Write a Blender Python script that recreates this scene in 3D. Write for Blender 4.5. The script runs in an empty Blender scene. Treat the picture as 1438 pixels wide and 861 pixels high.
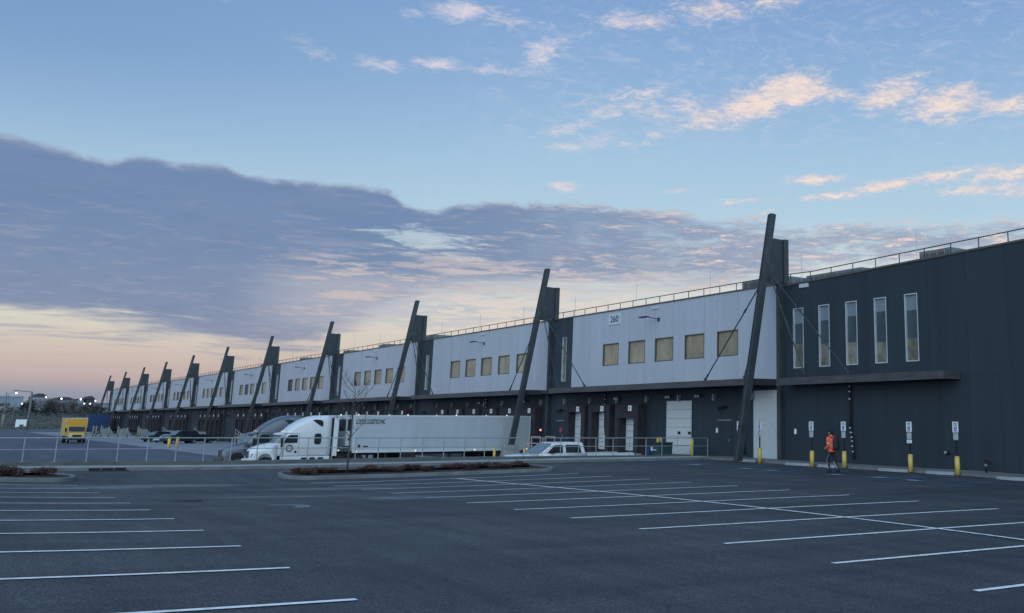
import bpy, bmesh, math, random
from mathutils import Vector, Matrix
R = math.radians
random.seed(7)
sc = bpy.context.scene
COL = sc.collection
sc.view_settings.view_transform = 'Standard'
sc.view_settings.look = 'None'
sc.view_settings.exposure = 0
sc.view_settings.gamma = 1

# ------------------------------------------------------------------ camera (z = 0 is the camera's height until the last lines)
YAW, PITCH, ROLL = 0.91366, 0.2107, 0.00189
F, PX, PY = 1436.28, 1033.34, 285.01
cy, sy = math.cos(YAW), math.sin(YAW)
f0 = Vector((-sy, cy, 0)); r0 = Vector((cy, sy, 0)); u0 = Vector((0, 0, 1))
fw = f0*math.cos(PITCH) + u0*math.sin(PITCH); up = -f0*math.sin(PITCH) + u0*math.cos(PITCH)
rt = r0*math.cos(ROLL) + up*math.sin(ROLL); up2 = -r0*math.sin(ROLL) + up*math.cos(ROLL)
cd = bpy.data.cameras.new('camera'); cam = bpy.data.objects.new('camera', cd); COL.objects.link(cam)
cam.matrix_world = Matrix(((rt.x, up2.x, -fw.x, 0), (rt.y, up2.y, -fw.y, 0), (rt.z, up2.z, -fw.z, 0), (0, 0, 0, 1)))
cd.sensor_width = 36; cd.lens = F/1438*36
cd.shift_x = (719-PX)/1438; cd.shift_y = -(430.5-PY)/1438
cd.clip_start = 0.1; cd.clip_end = 9000
sc.camera = cam
def ray(x, y): return fw + (x-PX)/F*rt - (y-PY)/F*up2
def onY(x, y, Y): d = ray(x, y); return d*(Y/d.y)
def onX(x, y, X): d = ray(x, y); return d*(X/d.x)
def onZ(x, y, Z): d = ray(x, y); return d*(Z/d.z)

# ------------------------------------------------------------------ materials
def srgb(r, g, b):
    f = lambda c: (c/255/12.92) if c/255 <= .04045 else ((c/255+.055)/1.055)**2.4
    return (f(r), f(g), f(b))
MATS = {}
def mat(name, col, rough=.6, metal=0., var=.15, scale=3., bump=0., bscale=None, spec=.4, emit=None, estr=0, streak=None, coords='Object', panel=0., orand=0., grime=0.):
    m = bpy.data.materials.new(name); m.use_nodes = True; nt = m.node_tree; N = nt.nodes; L = nt.links
    b = N['Principled BSDF']
    tc = N.new('ShaderNodeTexCoord'); src = tc.outputs[coords]
    if coords == 'World':
        pass
    if streak:
        mp = N.new('ShaderNodeMapping'); mp.inputs['Scale'].default_value = streak; L.new(src, mp.inputs['Vector']); src = mp.outputs[0]
    n = N.new('ShaderNodeTexNoise'); n.inputs['Scale'].default_value = scale; n.inputs['Detail'].default_value = 5; n.inputs['Roughness'].default_value = .6
    L.new(src, n.inputs['Vector'])
    cr = N.new('ShaderNodeValToRGB')
    a = [max(0, c*(1-var)) for c in col]; z = [min(1, c*(1+var)) for c in col]
    cr.color_ramp.elements[0].position = .3; cr.color_ramp.elements[1].position = .7
    cr.color_ramp.elements[0].color = (*a, 1); cr.color_ramp.elements[1].color = (*z, 1)
    L.new(n.outputs['Fac'], cr.inputs['Fac'])
    outc = cr.outputs['Color']
    def mulf(c, fac):
        x = N.new('ShaderNodeMix'); x.data_type = 'RGBA'; x.blend_type = 'MULTIPLY'; x.inputs['Factor'].default_value = 1
        L.new(c, x.inputs['A']); L.new(fac, x.inputs['B']); return x.outputs['Result']
    def mapr(v, a0, a1, b0, b1):
        q = N.new('ShaderNodeMapRange'); q.inputs['From Min'].default_value = a0; q.inputs['From Max'].default_value = a1; q.inputs['To Min'].default_value = b0; q.inputs['To Max'].default_value = b1
        L.new(v, q.inputs['Value']); return q.outputs['Result']
    if panel:
        ge = N.new('ShaderNodeNewGeometry'); sp = N.new('ShaderNodeSeparateXYZ'); L.new(ge.outputs['Position'], sp.inputs[0])
        dv = N.new('ShaderNodeMath'); dv.operation = 'DIVIDE'; dv.inputs[1].default_value = 1.64; L.new(sp.outputs[0], dv.inputs[0])
        fl = N.new('ShaderNodeMath'); fl.operation = 'FLOOR'; L.new(dv.outputs[0], fl.inputs[0])
        wn = N.new('ShaderNodeTexWhiteNoise'); wn.noise_dimensions = '1D'; L.new(fl.outputs[0], wn.inputs['W'])
        outc = mulf(outc, mapr(wn.outputs['Value'], 0, 1, 1-panel, 1+panel))
    if orand:
        oi = N.new('ShaderNodeObjectInfo'); outc = mulf(outc, mapr(oi.outputs['Random'], 0, 1, 1-orand, 1+orand))
    if grime:
        ge = N.new('ShaderNodeNewGeometry'); mp2 = N.new('ShaderNodeMapping'); mp2.inputs['Scale'].default_value = (1.6, 1.6, .16); L.new(ge.outputs['Position'], mp2.inputs['Vector'])
        n4 = N.new('ShaderNodeTexNoise'); n4.inputs['Scale'].default_value = 1; n4.inputs['Detail'].default_value = 5; n4.inputs['Roughness'].default_value = .65; L.new(mp2.outputs[0], n4.inputs['Vector'])
        outc = mulf(outc, mapr(n4.outputs['Fac'], .35, .62, 1, 1-grime))
    L.new(outc, b.inputs['Base Color'])
    b.inputs['Roughness'].default_value = rough; b.inputs['Metallic'].default_value = metal
    b.inputs['Specular IOR Level'].default_value = spec
    if bump:
        n2 = N.new('ShaderNodeTexNoise'); n2.inputs['Scale'].default_value = bscale or scale*8; n2.inputs['Detail'].default_value = 3
        L.new(tc.outputs[coords], n2.inputs['Vector'])
        bp = N.new('ShaderNodeBump'); bp.inputs['Strength'].default_value = bump; bp.inputs['Distance'].default_value = .02
        L.new(n2.outputs['Fac'], bp.inputs['Height']); L.new(bp.outputs['Normal'], b.inputs['Normal'])
    if emit:
        b.inputs['Emission Color'].default_value = (*emit, 1); b.inputs['Emission Strength'].default_value = estr
    MATS[name] = m
    return m
M_white = mat('white_insulated_panel', (.40, .435, .49), .45, var=.05, scale=.6, streak=(1, 1, .12), panel=.02, grime=.06)
M_dark = mat('charcoal_wall_panel', (.027, .041, .053), .6, var=.13, scale=.5, streak=(2, 1, .1), spec=.25, panel=.05, grime=.10)
M_dark2 = mat('charcoal_strip_panel', (.036, .049, .060), .6, var=.12, scale=.5, spec=.25)
M_joint = mat('white_panel_joint', (.22, .26, .30), .8)  # grey joint lines between the white panels
M_jointd = mat('dark_panel_joint', (.018, .021, .028), .8)
M_steel = mat('weathered_dark_steel', (.040, .050, .056), .55, .2, var=.25, scale=1.5)
M_fascia = mat('canopy_fascia_metal', (.068, .070, .076), .5, .2, var=.3, scale=1.2, streak=(1, 1, 5))
M_soffit = mat('canopy_soffit', (.03, .033, .04), .8)
M_black = mat('black_rubber', (.012, .012, .014), .8)
M_shelter = mat('dock_shelter_fabric', (.030, .028, .034), .85, var=.3, scale=2)
M_door = mat('white_sectional_door', (.50, .545, .56), .45, var=.05)
M_groove = mat('door_groove', (.2, .22, .24), .7)
M_frame = mat('aluminium_window_frame', (.50, .54, .58), .4, .3, var=.08)
M_frame2 = mat('bronze_window_frame', (.10, .095, .085), .5, .2)
M_tan = mat('tan_sky_glow_window', (.32, .275, .19), .28, var=.28, scale=.9, spec=.6, orand=.16, grime=.25)  # warm sky reflection painted as the window's flat tan colour
M_tan2 = mat('tan_glow_reflection_pane', (.155, .15, .12), .35, var=.5, scale=1.6, spec=.3, orand=.2)  # reflected sky glow put into the pane colour
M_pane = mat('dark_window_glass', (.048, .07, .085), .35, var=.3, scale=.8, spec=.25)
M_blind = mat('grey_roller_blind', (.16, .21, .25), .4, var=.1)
M_sign = mat('white_sign_face', (.74, .78, .78), .5, var=.03)
M_signgrey = mat('grey_sign_face', (.46, .50, .53), .5, var=.12, scale=20)
M_blue = mat('sign_blue', (.02, .06, .24), .5)
M_green = mat('sign_green', (.03, .15, .10), .5)
M_ink = mat('black_ink', (.01, .012, .02), .6)
M_red = mat('sign_red', (.35, .05, .07), .5)
M_yellow = mat('bollard_yellow', (.54, .40, .09), .5, var=.12, scale=2)
M_galv = mat('galvanised_rail', (.27, .30, .32), .5, .35, var=.15, scale=4)
M_conc = mat('cast_concrete', (.22, .23, .23), .85, var=.2, scale=1.5, bump=.25)
M_concd = mat('damp_concrete_wall', (.085, .095, .09), .85, var=.25, scale=1.1, bump=.3, streak=(1, 1, 3))
M_curb2 = mat('face_shade_and_island_curb', (.14, .155, .165), .85, var=.25, scale=1.5, bump=.3)  # darker curb copy: painted shade on upright faces, plain darker tone on islands
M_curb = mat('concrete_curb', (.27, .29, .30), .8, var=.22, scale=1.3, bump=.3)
M_walk = mat('concrete_walk', (.15, .15, .155), .85, var=.22, scale=.8, bump=.2)
M_apron = mat('pale_concrete_apron', (.22, .235, .25), .8, var=.15, scale=.25)
M_mulch = mat('bark_mulch', (.045, .032, .028), .95, var=.5, scale=6, bump=.8)
M_shrub = mat('red_brown_leaves', (.060, .024, .022), .85, var=.45, scale=14)
M_shrub2 = mat('dull_brown_leaves', (.085, .055, .042), .85, var=.4, scale=14)
M_bark = mat('grey_bark', (.07, .062, .06), .9, var=.3, scale=20, bump=.4)
M_twhite = mat('truck_white_paint', (.58, .61, .63), .32, var=.04, spec=.5)
M_tgrey = mat('truck_slate_paint', (.11, .13, .16), .35, .3, var=.1, spec=.5)
M_twine = mat('truck_maroon_paint', (.045, .022, .028), .35, .2, var=.1)
M_trail = mat('trailer_white_panel', (.38, .43, .47), .45, var=.07, scale=.5, streak=(1, 1, .3), grime=.10)
M_chrome = mat('chrome', (.55, .58, .6), .2, .9, var=.05)
M_glass = mat('vehicle_glass', (.02, .028, .034), .08, spec=.9)
M_wglass = mat('windshield_glass', (.10, .14, .16), .12, spec=.9)
M_tyre = mat('tyre_rubber', (.014, .014, .015), .9)
M_rim = mat('wheel_rim', (.3, .32, .33), .35, .6)
M_chassis = mat('chassis_black', (.016, .016, .018), .7)
M_amber = mat('amber_marker_lamp', (.6, .3, .1), .4, emit=(1, .75, .5), estr=1.5)
M_lampw = mat('white_marker_lamp', (.8, .8, .8), .4, emit=(1, .95, .9), estr=1.1)
M_redlamp = mat('red_dock_lamp', (.8, .2, .15), .4, emit=(1, .35, .3), estr=1.0)
M_streetl = mat('lit_street_lamp', (.9, .9, .8), .4, emit=(1, .95, .85), estr=4)
M_truckyel = mat('truck_yellow_paint', (.50, .36, .10), .4, var=.06)
M_truckyel2 = mat('truck_gold_panel', (.52, .27, .02), .45, var=.06)
M_bluebox = mat('blue_trailer_paint', (.008, .034, .11), .5, var=.1)
M_carblack = mat('dark_car_paint', (.02, .026, .034), .25, .3, spec=.6)
M_cargrey = mat('silver_car_paint', (.30, .33, .36), .3, .4, spec=.6)
M_cargreen = mat('dark_green_car_paint', (.014, .032, .032), .3, .3, spec=.6)
M_dump = mat('dumpster_green', (.02, .055, .06), .5, var=.2)
M_orange = mat('hi_vis_orange_fabric', (.72, .13, .06), .8, var=.3, scale=14)
M_tape = mat('reflective_tape', (.45, .44, .43), .4)
M_navy = mat('navy_trousers', (.012, .016, .03), .9, var=.3, scale=10)
M_packb = mat('black_backpack_nylon', (.012, .012, .018), .7, var=.3, scale=10)
M_skin = mat('skin', (.30, .17, .12), .6)
M_hair = mat('dark_hair', (.012, .010, .010), .8)
M_paint = mat('white_road_paint', (.86, .86, .84), .6, var=.30, scale=7, coords='Object')
M_bpaint = mat('worn_blue_road_paint', (.06, .15, .29), .7, var=.3, scale=3)
M_lpaint = mat('worn_symbol_paint', (.20, .26, .33), .7, var=.3, scale=3)
M_iron = mat('cast_iron', (.05, .05, .055), .7)
M_patch = mat('dried_patch', (.15, .16, .165), .8, var=.3)
M_leafd = mat('dark_evergreen_leaves', (.045, .052, .052), .9, var=.4, scale=1)  # tone includes a painted lift for distance haze on the far trees
M_leafb = mat('bare_twig_mass', (.17, .155, .155), .95, var=.3, scale=1)  # colour raised to imitate haze over the far trees
M_farb = mat('far_grey_building', (.20, .25, .31), .8, var=.1, scale=.05)
M_farb2 = mat('far_dark_roof', (.05, .055, .07), .8, var=.1)
M_farb3 = mat('far_pale_wall', (.24, .28, .33), .8, var=.08, scale=.05)
M_pole = mat('grey_pole', (.13, .14, .145), .7, var=.2)
M_roofu = mat('rooftop_unit_metal', (.15, .17, .19), .5, .2, var=.15)
M_roof = mat('grey_roof_membrane', (.2, .2, .21), .9)

PALE_SPOTS = [(-39.5, 6.6, 1.0, 2.4), (-38.0, 4.6, .7, 1.6), (-35.2, 10.6, .8, 2.6), (-29.0, 10.6, .8, 1.0), (-31.0, 8.2, .5, 2.2)]  # soft pale ellipses that lighten the asphalt
def ground_mat(name, kind):
    m = bpy.data.materials.new(name); m.use_nodes = True; nt = m.node_tree; N = nt.nodes; L = nt.links
    b = N['Principled BSDF']; g = N.new('ShaderNodeNewGeometry')
    def noise(scale, det=4, sc3=None, rough=.6):
        src = g.outputs['Position']
        if sc3:
            mp = N.new('ShaderNodeMapping'); mp.inputs['Scale'].default_value = sc3; L.new(src, mp.inputs['Vector']); src = mp.outputs[0]
        n = N.new('ShaderNodeTexNoise'); n.inputs['Scale'].default_value = scale; n.inputs['Detail'].default_value = det; n.inputs['Roughness'].default_value = rough
        L.new(src, n.inputs['Vector']); return n.outputs['Fac']
    def ramp(f, p0, c0, p1, c1):
        r = N.new('ShaderNodeValToRGB'); e = r.color_ramp.elements; e[0].position = p0; e[1].position = p1; e[0].color = (*c0, 1); e[1].color = (*c1, 1)
        L.new(f, r.inputs['Fac']); return r.outputs['Color']
    def mul(a, b_):
        x = N.new('ShaderNodeMix'); x.data_type = 'RGBA'; x.blend_type = 'MULTIPLY'; x.inputs['Factor'].default_value = 1
        L.new(a, x.inputs['A']); L.new(b_, x.inputs['B']); return x.outputs['Result']
    if kind == 'asphalt':
        base = ramp(noise(.16, 5), .32, (.037, .042, .047), .72, (.056, .060, .064))
        c = mul(base, ramp(noise(20, 4, None, .8), .38, (.62, .62, .63), .66, (1.5, 1.5, 1.48)))
        c = mul(c, ramp(noise(45, 2, None, .8), .40, (.45, .45, .45), .64, (2.0, 2.0, 2.0)))
        c = mul(c, ramp(noise(.8, 5, (.22, 1.9, 1)), .40, (.86, .86, .87), .64, (1.16, 1.15, 1.14)))   # tyre-worn streaks across the aisle
        c = mul(c, ramp(noise(.5, 4, (1.7, .16, 1)), .38, (.84, .84, .85), .62, (1.18, 1.17, 1.16)))
        def math_(op, a, b_=0.):
            q = N.new('ShaderNodeMath'); q.operation = op
            for i, v in enumerate((a, b_)):
                if isinstance(v, (int, float)): q.inputs[i].default_value = v
                else: L.new(v, q.inputs[i])
            return q.outputs[0]
        sp = N.new('ShaderNodeSeparateXYZ'); L.new(g.outputs['Position'], sp.inputs[0]); tot_ = None
        for x_, y_, a_, b_ in PALE_SPOTS:
            u_ = math_('DIVIDE', math_('SUBTRACT', sp.outputs[0], x_), a_); v_ = math_('DIVIDE', math_('SUBTRACT', sp.outputs[1], y_), b_)
            e_ = math_('EXPONENT', math_('MULTIPLY', math_('ADD', math_('MULTIPLY', u_, u_), math_('MULTIPLY', v_, v_)), -1.))
            tot_ = e_ if tot_ is None else math_('MAXIMUM', tot_, e_)
        nz = math_('MULTIPLY', tot_, math_('ADD', noise(1.2, 5), .35))
        c = mul(c, ramp(nz, .12, (1, 1, 1), .75, (2.6, 2.5, 2.4)))
        vo = N.new('ShaderNodeTexVoronoi'); vo.inputs['Scale'].default_value = .45; L.new(g.outputs['Position'], vo.inputs['Vector'])
        c = mul(c, ramp(vo.outputs['Distance'], .02, (.62, .62, .62), .055, (1, 1, 1)))          # sparse oil drips
        c = mul(c, ramp(noise(.09, 6, (.5, 1.5, 1), .7), .38, (.90, .90, .91), .62, (1.12, 1.11, 1.10)))
        L.new(c, b.inputs['Base Color'])
        rr = ramp(noise(.3, 4, (.4, 1.2, 1)), .35, (.62, .62, .62), .7, (.85, .85, .85)); L.new(rr, b.inputs['Roughness'])
        b.inputs['Specular IOR Level'].default_value = .3
        bp = N.new('ShaderNodeBump'); bp.inputs['Strength'].default_value = .55; bp.inputs['Distance'].default_value = .012
        L.new(noise(55, 3, None, .7), bp.inputs['Height']); L.new(bp.outputs['Normal'], b.inputs['Normal'])
    elif kind == 'court':
        base = ramp(noise(.05, 5, (.5, 2.2, 1)), .32, (.036, .046, .062), .7, (.060, .072, .090))
        c = mul(base, ramp(noise(.25, 4, (.12, 2.5, 1)), .38, (.82, .82, .84), .66, (1.3, 1.28, 1.26)))
        L.new(c, b.inputs['Base Color']); b.inputs['Roughness'].default_value = .65
    else:
        base = ramp(noise(.05, 5), .3, (.045, .052, .040), .7, (.085, .085, .062))
        c = mul(base, ramp(noise(.6, 4), .3, (.7, .7, .7), .7, (1.3, 1.3, 1.3)))
        L.new(c, b.inputs['Base Color']); b.inputs['Roughness'].default_value = .95
    return m
M_asph = ground_mat('parking_lot_asphalt', 'asphalt')
M_court = ground_mat('truck_court_asphalt', 'court')
M_grass = ground_mat('dry_winter_grass', 'grass')

# ------------------------------------------------------------------ mesh helpers
class MB:
    def __init__(s): s.b = bmesh.new(); s.n = 0
    def quad(s, pts, mi=0):
        vs = [s.b.verts.new(p) for p in pts]; f = s.b.faces.new(vs); f.material_index = mi; return f
    def box(s, x0, x1, y0, y1, z0, z1, mi=0):
        v = [s.b.verts.new(p) for p in [(x0,y0,z0),(x1,y0,z0),(x1,y1,z0),(x0,y1,z0),(x0,y0,z1),(x1,y0,z1),(x1,y1,z1),(x0,y1,z1)]]
        for q in [(3,2,1,0),(4,5,6,7),(0,1,5,4),(1,2,6,5),(2,3,7,6),(3,0,4,7)]:
            s.b.faces.new([v[i] for i in q]).material_index = mi
        return s
    def tube(s, a, b, r, r2=None, n=8, mi=0, cap=True):
        a = Vector(a); b = Vector(b); r2 = r if r2 is None else r2
        d = (b-a).normalized(); t = Vector((0, 0, 1)) if abs(d.z) < .9 else Vector((1, 0, 0))
        u = d.cross(t).normalized(); w = d.cross(u)
        A = [s.b.verts.new(a+(u*math.cos(i*2*math.pi/n)+w*math.sin(i*2*math.pi/n))*r) for i in range(n)]
        B = [s.b.verts.new(b+(u*math.cos(i*2*math.pi/n)+w*math.sin(i*2*math.pi/n))*r2) for i in range(n)]
        for i in range(n):
            f = s.b.faces.new((A[i], A[(i+1) % n], B[(i+1) % n], B[i])); f.material_index = mi; f.smooth = n > 6
        if cap:
            s.b.faces.new(A).material_index = mi; s.b.faces.new(B[::-1]).material_index = mi
        return s
    def beam(s, a, b, wx, wy, mi=0):
        """rectangular bar between two points; section wx along X, wy along Y"""
        a = Vector(a); b = Vector(b)
        o = [(-wx/2, -wy/2), (wx/2, -wy/2), (wx/2, wy/2), (-wx/2, wy/2)]
        A = [s.b.verts.new(a+Vector((p, q, 0))) for p, q in o]; B = [s.b.verts.new(b+Vector((p, q, 0))) for p, q in o]
        for i in range(4): s.b.faces.new((A[i], A[(i+1) % 4], B[(i+1) % 4], B[i])).material_index = mi
        s.b.faces.new(A[::-1]).material_index = mi; s.b.faces.new(B).material_index = mi
        return s
    def prism(s, prof, y0, y1, axis='y', mi=0, taper=None):
        """profile of (u, v) extruded along an axis: 'y' -> (u, y, v); 'x' -> (x, u, v)"""
        P = (lambda u, v, t: (u, t, v)) if axis == 'y' else (lambda u, v, t: (t, u, v)) if axis == 'x' else (lambda u, v, t: (u, v, t))
        A = [s.b.verts.new(P(u, v, y0)) for u, v in prof]; B = [s.b.verts.new(P(u, v, y1)) for u, v in prof]
        n = len(prof)
        for i in range(n): s.b.faces.new((A[i], A[(i+1) % n], B[(i+1) % n], B[i])).material_index = mi
        s.b.faces.new(A[::-1]).material_index = mi; s.b.faces.new(B).material_index = mi
        return s
    def loft(s, rings, mi=0, smooth=True, cap=True):
        V = [[s.b.verts.new(p) for p in ring] for ring in rings]; n = len(V[0])
        for a, b in zip(V, V[1:]):
            for i in range(n):
                f = s.b.faces.new((a[i], a[(i+1) % n], b[(i+1) % n], b[i])); f.smooth = smooth; f.material_index = mi
        if cap:
            s.b.faces.new(V[0][::-1]).material_index = mi; s.b.faces.new(V[-1]).material_index = mi
        return s
    def ball(s, c, r, sz=1, seg=10, mi=0):
        m = Matrix.Translation(c) @ Matrix.Diagonal((r, r, r*sz, 1))
        ret = bmesh.ops.create_uvsphere(s.b, u_segments=seg, v_segments=max(6, seg//2+1), radius=1, matrix=m)
        for v in ret['verts']:
            for f in v.link_faces: f.smooth = True; f.material_index = mi
        return s
    def build(s, name, mats, parent=None, bevel=0, recalc=True, mesh=None):
        if recalc: bmesh.ops.recalc_face_normals(s.b, faces=s.b.faces)
        me = bpy.data.meshes.new(name); s.b.to_mesh(me); s.b.free()
        for m in (mats if isinstance(mats, (list, tuple)) else [mats]): me.materials.append(m)
        o = bpy.data.objects.new(name, me); COL.objects.link(o)
        if parent: o.parent = parent
        if bevel:
            bv = o.modifiers.new('bevel', 'BEVEL'); bv.width = bevel; bv.segments = 2; bv.limit_method = 'ANGLE'
        return o
def thing(name, label, cat, loc=(0, 0, 0), rz=0, group=None, scale=1):
    o = bpy.data.objects.new(name, None); COL.objects.link(o); o.location = loc; o.rotation_euler = (0, 0, rz)
    o.scale = (scale,)*3; o.empty_display_size = .3
    return tag(o, label, cat, group)
def tag(o, label=None, cat=None, group=None, kind=None):
    if label: o['label'] = label
    if cat: o['category'] = cat
    if group: o['group'] = group
    if kind: o['kind'] = kind
    return o
def struct(o): o['kind'] = 'structure'; return o
def copy_tree(o, parent=None):
    c = o.copy(); COL.objects.link(c)
    if parent: c.parent = parent
    for ch in list(o.children): copy_tree(ch, c)
    return c
def text_mesh(name, s, size, m, parent, loc, rot, ext=.004, sx=1, align='CENTER'):
    cu = bpy.data.curves.new(name, 'FONT'); cu.body = s; cu.size = size; cu.offset = size*(.010 if len(s) < 5 else .026); cu.extrude = ext; cu.align_x = align; cu.align_y = 'CENTER'
    t = bpy.data.objects.new(name, cu); COL.objects.link(t)
    dg = bpy.context.evaluated_depsgraph_get(); me = bpy.data.meshes.new_from_object(t.evaluated_get(dg))
    bpy.data.objects.remove(t); me.materials.clear(); me.materials.append(m)
    o = bpy.data.objects.new(name, me); COL.objects.link(o); o.location = loc; o.rotation_euler = rot; o.scale = (sx, 1, 1)
    if parent: o.parent = parent
    return o
def lerp_tab(t, x):
    if x <= t[0][0]: return t[0][1]
    for (a, b), (c, d) in zip(t, t[1:]):
        if x <= c: return b+(d-b)*(x-a)/(c-a)
    return t[-1][1]
def sm(a, b, x):
    t = min(1, max(0, (x-a)/(b-a))); return t*t*(3-2*t)

# ------------------------------------------------------------------ ground heights
Q = [-0.85757, -0.05136, -0.02027, -0.16782, 0.02946, -0.31461, -0.47116]
def poly(X, Y):
    x = X/20.; y = (Y-12)/20.
    return -2.40384-.06195*X-.01652*Y+sum(q*m for q, m in zip(Q, [x*x, x*y, y*y, x**3, x*x*y, x*y*y, y**3]))
ZR = [(-60, -2.0), (-52, -2.02), (-44, -2.05), (-42, -2.07), (-36, -2.12), (-29, -2.16), (-25.8, -2.24), (-15, -2.42), (20, -2.8)]
ZC = [(-8, -1.74), (3, -1.84), (10, -1.95), (17, -1.99), (26, -1.99), (34, -2.03)]
def G(X, Y):
    Xc = max(-41, min(-6.5, X)); Yc = max(-4, min(23, Y))
    z = poly(Xc, Yc)
    z = z + (lerp_tab(ZR, X)-z)*sm(22, 33, Y)
    return z + (lerp_tab(ZC, Y)-z)*sm(-40, -46.6, X)
def onG(x, y, lo=5, hi=120):
    d = ray(x, y); t = lo
    for _ in range(400):
        p = d*t
        if p.z < G(p.x, p.y): return p
        t += .25
    return p
def on_court(x, y): return onZ(x, y, -3.05)
CZ = -3.05

# ------------------------------------------------------------------ terrain
def hill(x, y):
    z = -3.3
    z += 7.5*sm(-455, -600, x) * (.75+.25*math.sin(y*.021+1)) + 9*sm(-700, -1400, x)
    return z
mb = MB()
xs = [-4000, -2500, -1600, -1100, -900, -800, -720, -660, -620]+[-600+10*i for i in range(16)]+[-440, -400, -300, -200, -100, 0, 200, 600, 2000, 4000]
ys = [-4000, -2000, -1000, -500, -250, -120]+[-60+20*i for i in range(16)]+[300, 500, 1000, 2000, 4000]
V = [[mb.b.verts.new((x, y, hill(x, y))) for y in ys] for x in xs]
for i in range(len(xs)-1):
    for j in range(len(ys)-1):
        f = mb.b.faces.new((V[i][j], V[i+1][j], V[i+1][j+1], V[i][j+1])); f.smooth = True
struct(mb.build('ground', M_grass))

mb = MB()   # truck court, lower than the car park
mb.quad([(-452, -140, CZ), (-47.9, -140, CZ), (-47.9, 35.7, CZ), (-452, 35.7, CZ)])
mb.quad([(-452, 35.7, CZ), (-306, 35.7, CZ), (-306, 130, CZ), (-452, 130, CZ)])
struct(mb.build('truck_court', M_court))
mb = MB()
mb.quad([(-330, 20.6, CZ+.006), (-49, 20.6, CZ+.006), (-49, 35.6, CZ+.006), (-330, 35.6, CZ+.006)])
struct(mb.build('concrete_apron', M_apron))

def sheet(x0, x1, y0, y1, step, dz=0, zf=G):
    m = MB(); nx = max(1, round((x1-x0)/step)); ny = max(1, round((y1-y0)/step))
    vv = [[m.b.verts.new((x0+(x1-x0)*i/nx, y0+(y1-y0)*j/ny, zf(x0+(x1-x0)*i/nx, y0+(y1-y0)*j/ny)+dz)) for j in range(ny+1)] for i in range(nx+1)]
    for i in range(nx):
        for j in range(ny):
            f = m.b.faces.new((vv[i][j], vv[i+1][j], vv[i+1][j+1], vv[i][j+1])); f.smooth = True
    return m
m = sheet(-46.6, 0, -10, 34.2, .5)
m2 = m.b
struct(m.build('parking_lot', M_asph))
m = MB()
def addsheet(mm, x0, x1, y0, y1, step, dz=0):
    nx = max(1, round((x1-x0)/step)); ny = max(1, round((y1-y0)/step))
    vv = [[mm.b.verts.new((x0+(x1-x0)*i/nx, y0+(y1-y0)*j/ny, G(x0+(x1-x0)*i/nx, y0+(y1-y0)*j/ny)+dz)) for j in range(ny+1)] for i in range(nx+1)]
    for i in range(nx):
        for j in range(ny): mm.b.faces.new((vv[i][j], vv[i+1][j], vv[i+1][j+1], vv[i][j+1])).smooth = True
addsheet(m, 0, 40, -10, 34.2, 2); addsheet(m, -46.6, 40, -60, -10, 2)
struct(m.build('parking_lot_extension', M_asph))

# painted stall lines
def strip(mm, a, b, w, dz=.012, step=.5, mi=0):
    a = Vector((*a, 0)); b = Vector((*b, 0)); d = (b-a); n = max(1, math.ceil(d.length/step)); t = d.normalized(); s = Vector((-t.y, t.x, 0))*w/2
    prev = None
    for i in range(n+1):
        c = a+d*i/n; l = c+s; r_ = c-s
        p = mm.b.verts.new((l.x, l.y, G(l.x, l.y)+dz)); q = mm.b.verts.new((r_.x, r_.y, G(r_.x, r_.y)+dz))
        if prev: mm.b.faces.new((prev[0], prev[1], q, p)).material_index = mi
        prev = (p, q)
W = 2.743; X0 = -9.33; X1 = -12.158; YA = 4.04; YB = 11.2; LL = 5.4476
m = MB()
for n in range(-3, 12):
    strip(m, (X0-n*W, YB), (X0-n*W, YB+2*LL), .115)
    strip(m, (X1-n*W, YA), (X1-n*W, YA-11), .115) if n <= 10 else None
strip(m, (X0+3*W, YB+LL), (X0-11*W, YB+LL), .115, dz=.016)
struct(m.build('parking_lines', M_paint))
# accessible stalls along the wall: blue lines and worn symbols
m = MB()
for x in (-45.2, -43.6, -40.3, -38.7, -37.0, -35.4, -33.6, -30.4, -28.6, -26.8, -24.5):
    strip(m, (x, 27.9), (x, 33.8), .10, dz=.014)
for x in (-44.9, -44.3, -39.9, -39.3, -34.9, -34.3, -29.9, -29.2, -26.2, -25.6):
    strip(m, (x, 29.2), (x+.9, 33.4), .08, dz=.018)
struct(m.build('blue_hatch_lines', M_bpaint))
m = MB()
for x in (-46.2, -41.9, -38.0, -36.2, -32.0, -29.5, -27.7):
    strip(m, (x-.34, 29.9), (x+.34, 29.9), .5, dz=.02, step=.3)
struct(m.build('worn_stall_symbols', M_lpaint))

# sidewalk along the wall
m = MB()
xs = [-48+i for i in range(70)]
pr = None
for x in xs:
    z = G(x, 34.2)+.10
    ring = [m.b.verts.new(p) for p in ((x, 34.2, z-.16), (x, 34.2, z), (x, 35.62, z+.03))]
    if pr:
        for i in range(2): m.b.faces.new((pr[i], ring[i], ring[i+1], pr[i+1]))
    pr = ring
struct(m.build('sidewalk', M_walk))

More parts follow.
